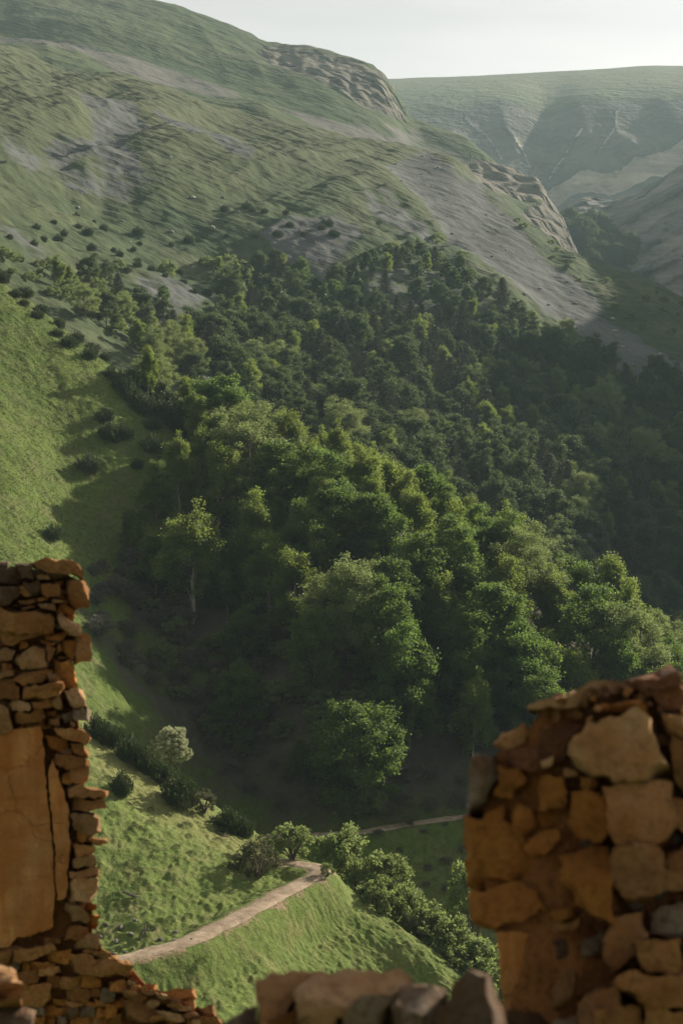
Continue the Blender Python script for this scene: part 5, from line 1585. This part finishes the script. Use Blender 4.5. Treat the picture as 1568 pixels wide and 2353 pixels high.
# --- the nearer ruined pier on the right
def dR(U):
    u = U[:, 0]
    return 4.6 + np.where(u < 1395, (1395 - u) * 0.0010, (u - 1395) * 0.0006)
DR0 = 4.75
class Dep:                                        # depth of the pier's two faces, plus an offset
    def __init__(self, dz): self.dz = dz
    def __call__(self, U): return dR(U) + self.dz
    def __mul__(self, k): return DR0 * k
    __rmul__ = __mul__
wallR = thing('ruined_pier', 'near broken pier of big orange-lit and grey-lit stones heaped with red earth, out of focus', 'wall', tuple(at(1400, 2850, 5.0)))
coreR = [(1098, 1760), (1140, 1735), (1200, 1690), (1230, 1650), (1260, 1610), (1320, 1600), (1400, 1585), (1470, 1560), (1525, 1545), (1560, 1570), (2300, 1600), (2300, 2900), (1140, 2900), (1150, 2360), (1160, 2220), (1120, 2110), (1105, 2040), (1108, 1900)]
block('clay_core', wallR, grown(coreR, 0.985), Dep(0.12), 0.7, CLAY, 0.0, n=110, rounds=0, jit=0.002, rough=0.006, back=0.99)
SRL = [  # orange left and greyer right stones carry warm bounce and sky light as colour
    (c4([(70, 735), (140, 700), (260, 705), (300, 850), (215, 960), (200, 1110), (60, 1100)]), STONE_DARK, -0.02, .5, .1),  # dark tone paints the shade on this left-facing stone
    (c4([(265, 780), (400, 800), (500, 860), (530, 950), (350, 990), (225, 965), (300, 850)]), STONE_O, -0.03, .4, .14),
    (c4([(535, 860), (600, 838), (720, 845), (735, 1050), (540, 1062)]), STONE_O, -0.05, .4, .1),
    (c4([(340, 1090), (430, 1060), (520, 1100), (525, 1220), (420, 1260), (350, 1230)]), STONE_O, 0.0, .3, .15),
    (c4([(60, 1165), (330, 1130), (350, 1250), (440, 1330), (480, 1590), (300, 1620), (130, 1618), (65, 1380)]), STONE_O, -0.05, .5, .08),
    (c4([(545, 1090), (690, 1090), (700, 1190), (600, 1210), (540, 1170)]), STONE_O, 0.05, .3, .12),
    (c4([(430, 1340), (540, 1240), (680, 1230), (650, 1400), (470, 1400)]), STONE_O, 0.0, .3, .1),
    (c4([(768, 975), (1062, 950), (1062, 1200), (960, 1315), (750, 1200)]), STONE_O, -0.05, .4, .08),
    (c4([(1072, 935), (1300, 915), (1480, 920), (1500, 1180), (1260, 1335), (1072, 1260)]), STONE_GREY, -0.05, .4, .08),
    (c4([(755, 600), (900, 500), (1100, 465), (1330, 435), (1395, 580), (1445, 800), (1330, 855), (1100, 905), (850, 770)]), STONE_PALE, -0.12, .6, .14),
    (c4([(485, 345), (640, 300), (900, 245), (1280, 248), (1310, 310), (940, 345), (640, 372), (500, 390)]), STONE_PALE, 0.02, .7, .12),
    (c4([(960, 335), (1270, 320), (1310, 420), (1180, 445), (1000, 420)]), STONE_O, 0.0, .5, .1),
    (c4([(228, 595), (420, 470), (545, 555), (450, 610), (280, 640)]), STONE_L, 0.08, .3, .1),
    (c4([(1030, 230), (1180, 180), (1350, 130), (1455, 60), (1490, 130), (1600, 200), (1600, 420), (1400, 300), (1300, 260), (1100, 262)]), EARTH, 0.06, .7, .12),
    (c4([(1395, 425), (1600, 400), (1600, 570), (1420, 560)]), STONE_PALE, -0.06, .5, .1),
    (c4([(1490, 600), (1640, 580), (1640, 1000), (1500, 920)]), STONE_GREY, -0.05, .5, .1),
    (c4([(560, 560), (760, 440), (880, 470), (760, 600), (740, 700), (600, 740)]), EARTH, 0.04, .4, .15),
    (c4([(300, 640), (560, 620), (600, 780), (420, 800), (300, 740)]), EARTH, 0.05, .4, .15),
    (c4([(560, 740), (640, 700), (650, 760), (560, 785)]), STONE_PALE, -0.04, .2, .15),
    (c4([(710, 790), (790, 780), (820, 830), (720, 850)]), STONE_GREY, 0.0, .2, .15),
    (c4([(840, 850), (960, 850), (980, 920), (860, 930)]), STONE_O, 0.0, .2, .15),
    (c4([(1490, 1000), (1640, 1010), (1640, 1330), (1500, 1180)]), STONE_GREY, -0.03, .5, .1),
    (c5([(705, 185), (900, 110), (1045, 100), (1060, 420), (1050, 605), (900, 560), (720, 330)]), STONE_O, -0.06, .4, .08),
    (c5([(1062, 120), (1400, 95), (1425, 380), (1200, 525), (1085, 400)]), STONE_GREY, -0.05, .4, .08),
    (c5([(1410, 120), (1640, 90), (1640, 400), (1440, 410)]), STONE_GREY, -0.04, .4, .1),
    (c5([(85, 420), (280, 390), (570, 395), (575, 590), (240, 655), (80, 605)]), STONE_O, -0.06, .5, .08),
    (c5([(635, 540), (850, 560), (840, 612), (660, 612)]), STONE_O, -0.02, .3, .1),
    (c5([(640, 640), (850, 630), (850, 682), (650, 692)]), STONE_L, 0.0, .3, .1),
    (c5([(1000, 890), (1150, 600), (1300, 555), (1300, 790), (1100, 970)]), STONE_GREY, -0.04, .4, .1),
    (c5([(1285, 790), (1400, 750), (1545, 755), (1535, 1000), (1290, 990)]), STONE_L, -0.16, .4, .08),
    (c5([(1075, 1025), (1180, 985), (1270, 985), (1640, 1015), (1640, 1235), (1280, 1225), (1100, 1125)]), STONE_L, -0.18, .5, .08),
    (c5([(1310, 600), (1640, 440), (1640, 740), (1400, 740), (1310, 760)]), STONE_DARK, 0.0, .4, .12),
    (c5([(640, 1110), (700, 985), (830, 1035), (820, 1200), (650, 1285)]), STONE_GREY, -0.06, .4, .1),
    (c5([(820, 1205), (960, 1110), (1100, 1080), (1115, 1290), (830, 1345)]), STONE_GREY, -0.10, .4, .1),
    (c5([(330, 1265), (640, 1255), (660, 1420), (330, 1420)]), STONE_DARK, -0.04, .4, .1),
    (c5([(650, 1350), (960, 1330), (990, 1500), (660, 1500)]), STONE_DARK, -0.08, .4, .1),
    (c5([(980, 1295), (1300, 1240), (1310, 1500), (990, 1500)]), STONE_L, -0.14, .4, .1),
    (c5([(1305, 1255), (1640, 1270), (1640, 1500), (1310, 1500)]), STONE_L, -0.15, .4, .1),
    (c5([(860, 760), (1000, 740), (980, 870), (840, 900)]), STONE_DARK, 0.04, .3, .12),
    (c5([(660, 760), (830, 760), (820, 900), (680, 960)]), STONE_DARK, 0.04, .3, .12),
    (c5([(1540, 760), (1700, 740), (1700, 1000), (1545, 995)]), STONE_O, -0.10, .4, .1),
]
for poly, m, dz, th, bl in SRL:
    block('stone', wallR, grown(poly, 1.10), Dep(dz - 0.03), th, m, bl * 1.0, n=30)
takenR = [p for p, *_ in SRL]
wood_strip = c5([(240, 695), (400, 690), (520, 715), (640, 735), (650, 900), (640, 1100), (610, 1230), (520, 1245), (400, 1250), (290, 1420), (285, 1200), (262, 1000)])
slab('plaster_coat', wood_strip, DR0 + 0.04, 0.10, PLASTER, 12, 0.02, wallR, 'streaked orange plaster on the lower left of the pier')
takenR.append(wood_strip)
fillR = [(1100, 1760), (1200, 1700), (1260, 1620), (1560, 1570), (1680, 1700), (1680, 2420), (1150, 2420), (1150, 2200), (1105, 2060)]
for mats, w, h in (([STONE_O, STONE_DARK, STONE_L, STONE_GREY], 56, 36), ):
    R_ = np.array(fillR)
    for k in range(700):
        u, v = SR.uniform(1100, 1680), SR.uniform(1600, 2420)
        ww, hh = w * SR.uniform(0.4, 0.9), h * SR.uniform(0.4, 0.9)
        gu = np.array([u, u - ww * .4, u + ww * .4, u, u]); gv = np.array([v, v, v, v - hh * .4, v + hh * .4])
        if inpoly(gu, gv, fillR).all() and max(inpoly(gu, gv, t).mean() for t in takenR) < 0.3:
            q = [(u - ww * .5, v - hh * .35), (u, v - hh * .55), (u + ww * .5, v - hh * .3), (u + ww * .45, v + hh * .4), (u - ww * .1, v + hh * .5), (u - ww * .5, v + hh * .3)]
            block('stone', wallR, q, Dep(0.06), 0.3, mats[int(SR.integers(4))], 0.12, n=16)
            takenR.append(q)
# the pier runs on beyond the picture's edge
v_ = 1620
while v_ < 2700:
    h_ = SR.uniform(55, 95)
    u_ = 1650 if v_ < 2420 else 1150 + SR.uniform(-60, 0)
    while u_ < 2290:
        w_ = SR.uniform(60, 150)
        block('stone', wallR, grown([(u_, v_), (u_ + w_, v_ + SR.normal() * 4), (u_ + w_, v_ + h_), (u_, v_ + h_ + SR.normal() * 4)], 0.99), Dep(-0.02), 0.4, [STONE_GREY, STONE_L, STONE_O][int(SR.integers(3))], 0.08, n=20)
        u_ += w_
    v_ += h_
# crumbs of earth and chips on the pier's broken top
for k in range(150):
    t = SR.uniform(0, 1)
    u = 1235 + t * 340
    v = np.interp(u, [1235, 1260, 1320, 1400, 1470, 1525, 1575], [1640, 1604, 1592, 1580, 1562, 1545, 1575]) + SR.uniform(0, 70) * (0.4 + t)
    w = SR.uniform(3, 17)
    block('chip', wallR, [(u - w, v), (u - w * .3, v - w * .7), (u + w * .7, v - w * .5), (u + w, v + w * .3), (u, v + w * .7)], Dep(SR.uniform(-0.02, 0.35)), 0.05,
          [EARTH, EARTH, STONE_PALE, STONE_L][int(SR.integers(4))], 0.25, n=10)

# --- stones of the sill across the bottom of the view
sill = thing('broken_sill', 'low blurred row of broken stones across the bottom of the view between wall and pier', 'wall', tuple(at(860, 2850, 3.9)))
block('clay_core', sill, [(560, 2360), (700, 2310), (1000, 2320), (1130, 2350), (1160, 2900), (540, 2900)], 3.95, 0.5, CLAY, 0.0, n=60, rounds=0, jit=0.003, rough=0.008, back=0.99)
block('stone', sill, c6([(195, 170), (260, 130), (360, 108), (540, 112), (600, 150), (390, 205), (372, 390), (372, 520), (170, 520), (185, 300)]), 3.80, 0.4, STONE_GREY, 0.14, tilt=0.0012, n=30)
block('stone', sill, c6([(372, 225), (420, 190), (590, 130), (760, 120), (880, 88), (985, 118), (995, 165), (960, 205), (800, 235), (700, 262), (640, 300), (600, 400), (560, 520), (370, 520)]), 3.62, 0.4, STONE_PALE, 0.16, tilt=0.0022, n=34)
block('stone', sill, c6([(590, 400), (700, 262), (830, 235), (960, 215), (900, 300), (830, 520), (560, 520)]), 3.72, 0.4, STONE_DARK, 0.08, tilt=0.0006, n=26)
block('stone', sill, c6([(830, 290), (960, 200), (1090, 170), (1172, 215), (1150, 320), (1130, 520), (800, 520)]), 3.70, 0.4, STONE_DARK, 0.14, tilt=0.0012, n=26)
block('stone', sill, c6([(1120, 400), (1200, 180), (1215, 120), (1290, 92), (1375, 135), (1420, 300), (1440, 520), (1110, 520)]), 3.55, 0.35, STONE_DARK, 0.14, tilt=0.0004, n=28)
block('stone', sill, c6([(20, 385), (110, 320), (195, 285), (190, 400), (190, 520), (0, 520)]), 3.9, 0.4, STONE_DARK, 0.12, tilt=0.001, n=22)
# --- boulders leaning in at the lower left corner
pile = thing('stone_heap', 'pair of pale-topped boulders in the bottom left corner, in front of the tall wall', 'stones', tuple(at(0, 2850, 5.6)))
block('boulder', pile, c3([(-260, 700), (0, 705), (100, 722), (168, 820), (172, 890), (80, 935), (-260, 940)]), 5.6, 0.5, STONE_PALE, 0.12, tilt=0.0016, n=26)
block('boulder', pile, c3([(-260, 950), (0, 955), (120, 975), (200, 1040), (280, 1150), (260, 1400), (-260, 1400)]), 5.5, 0.6, STONE_DARK, 0.12, tilt=0.0016, n=26)
block('boulder', pile, c3([(-200, 925), (80, 930), (165, 928), (160, 955), (80, 962), (-200, 965)]), 5.52, 0.3, STONE_L, 0.10, n=16)
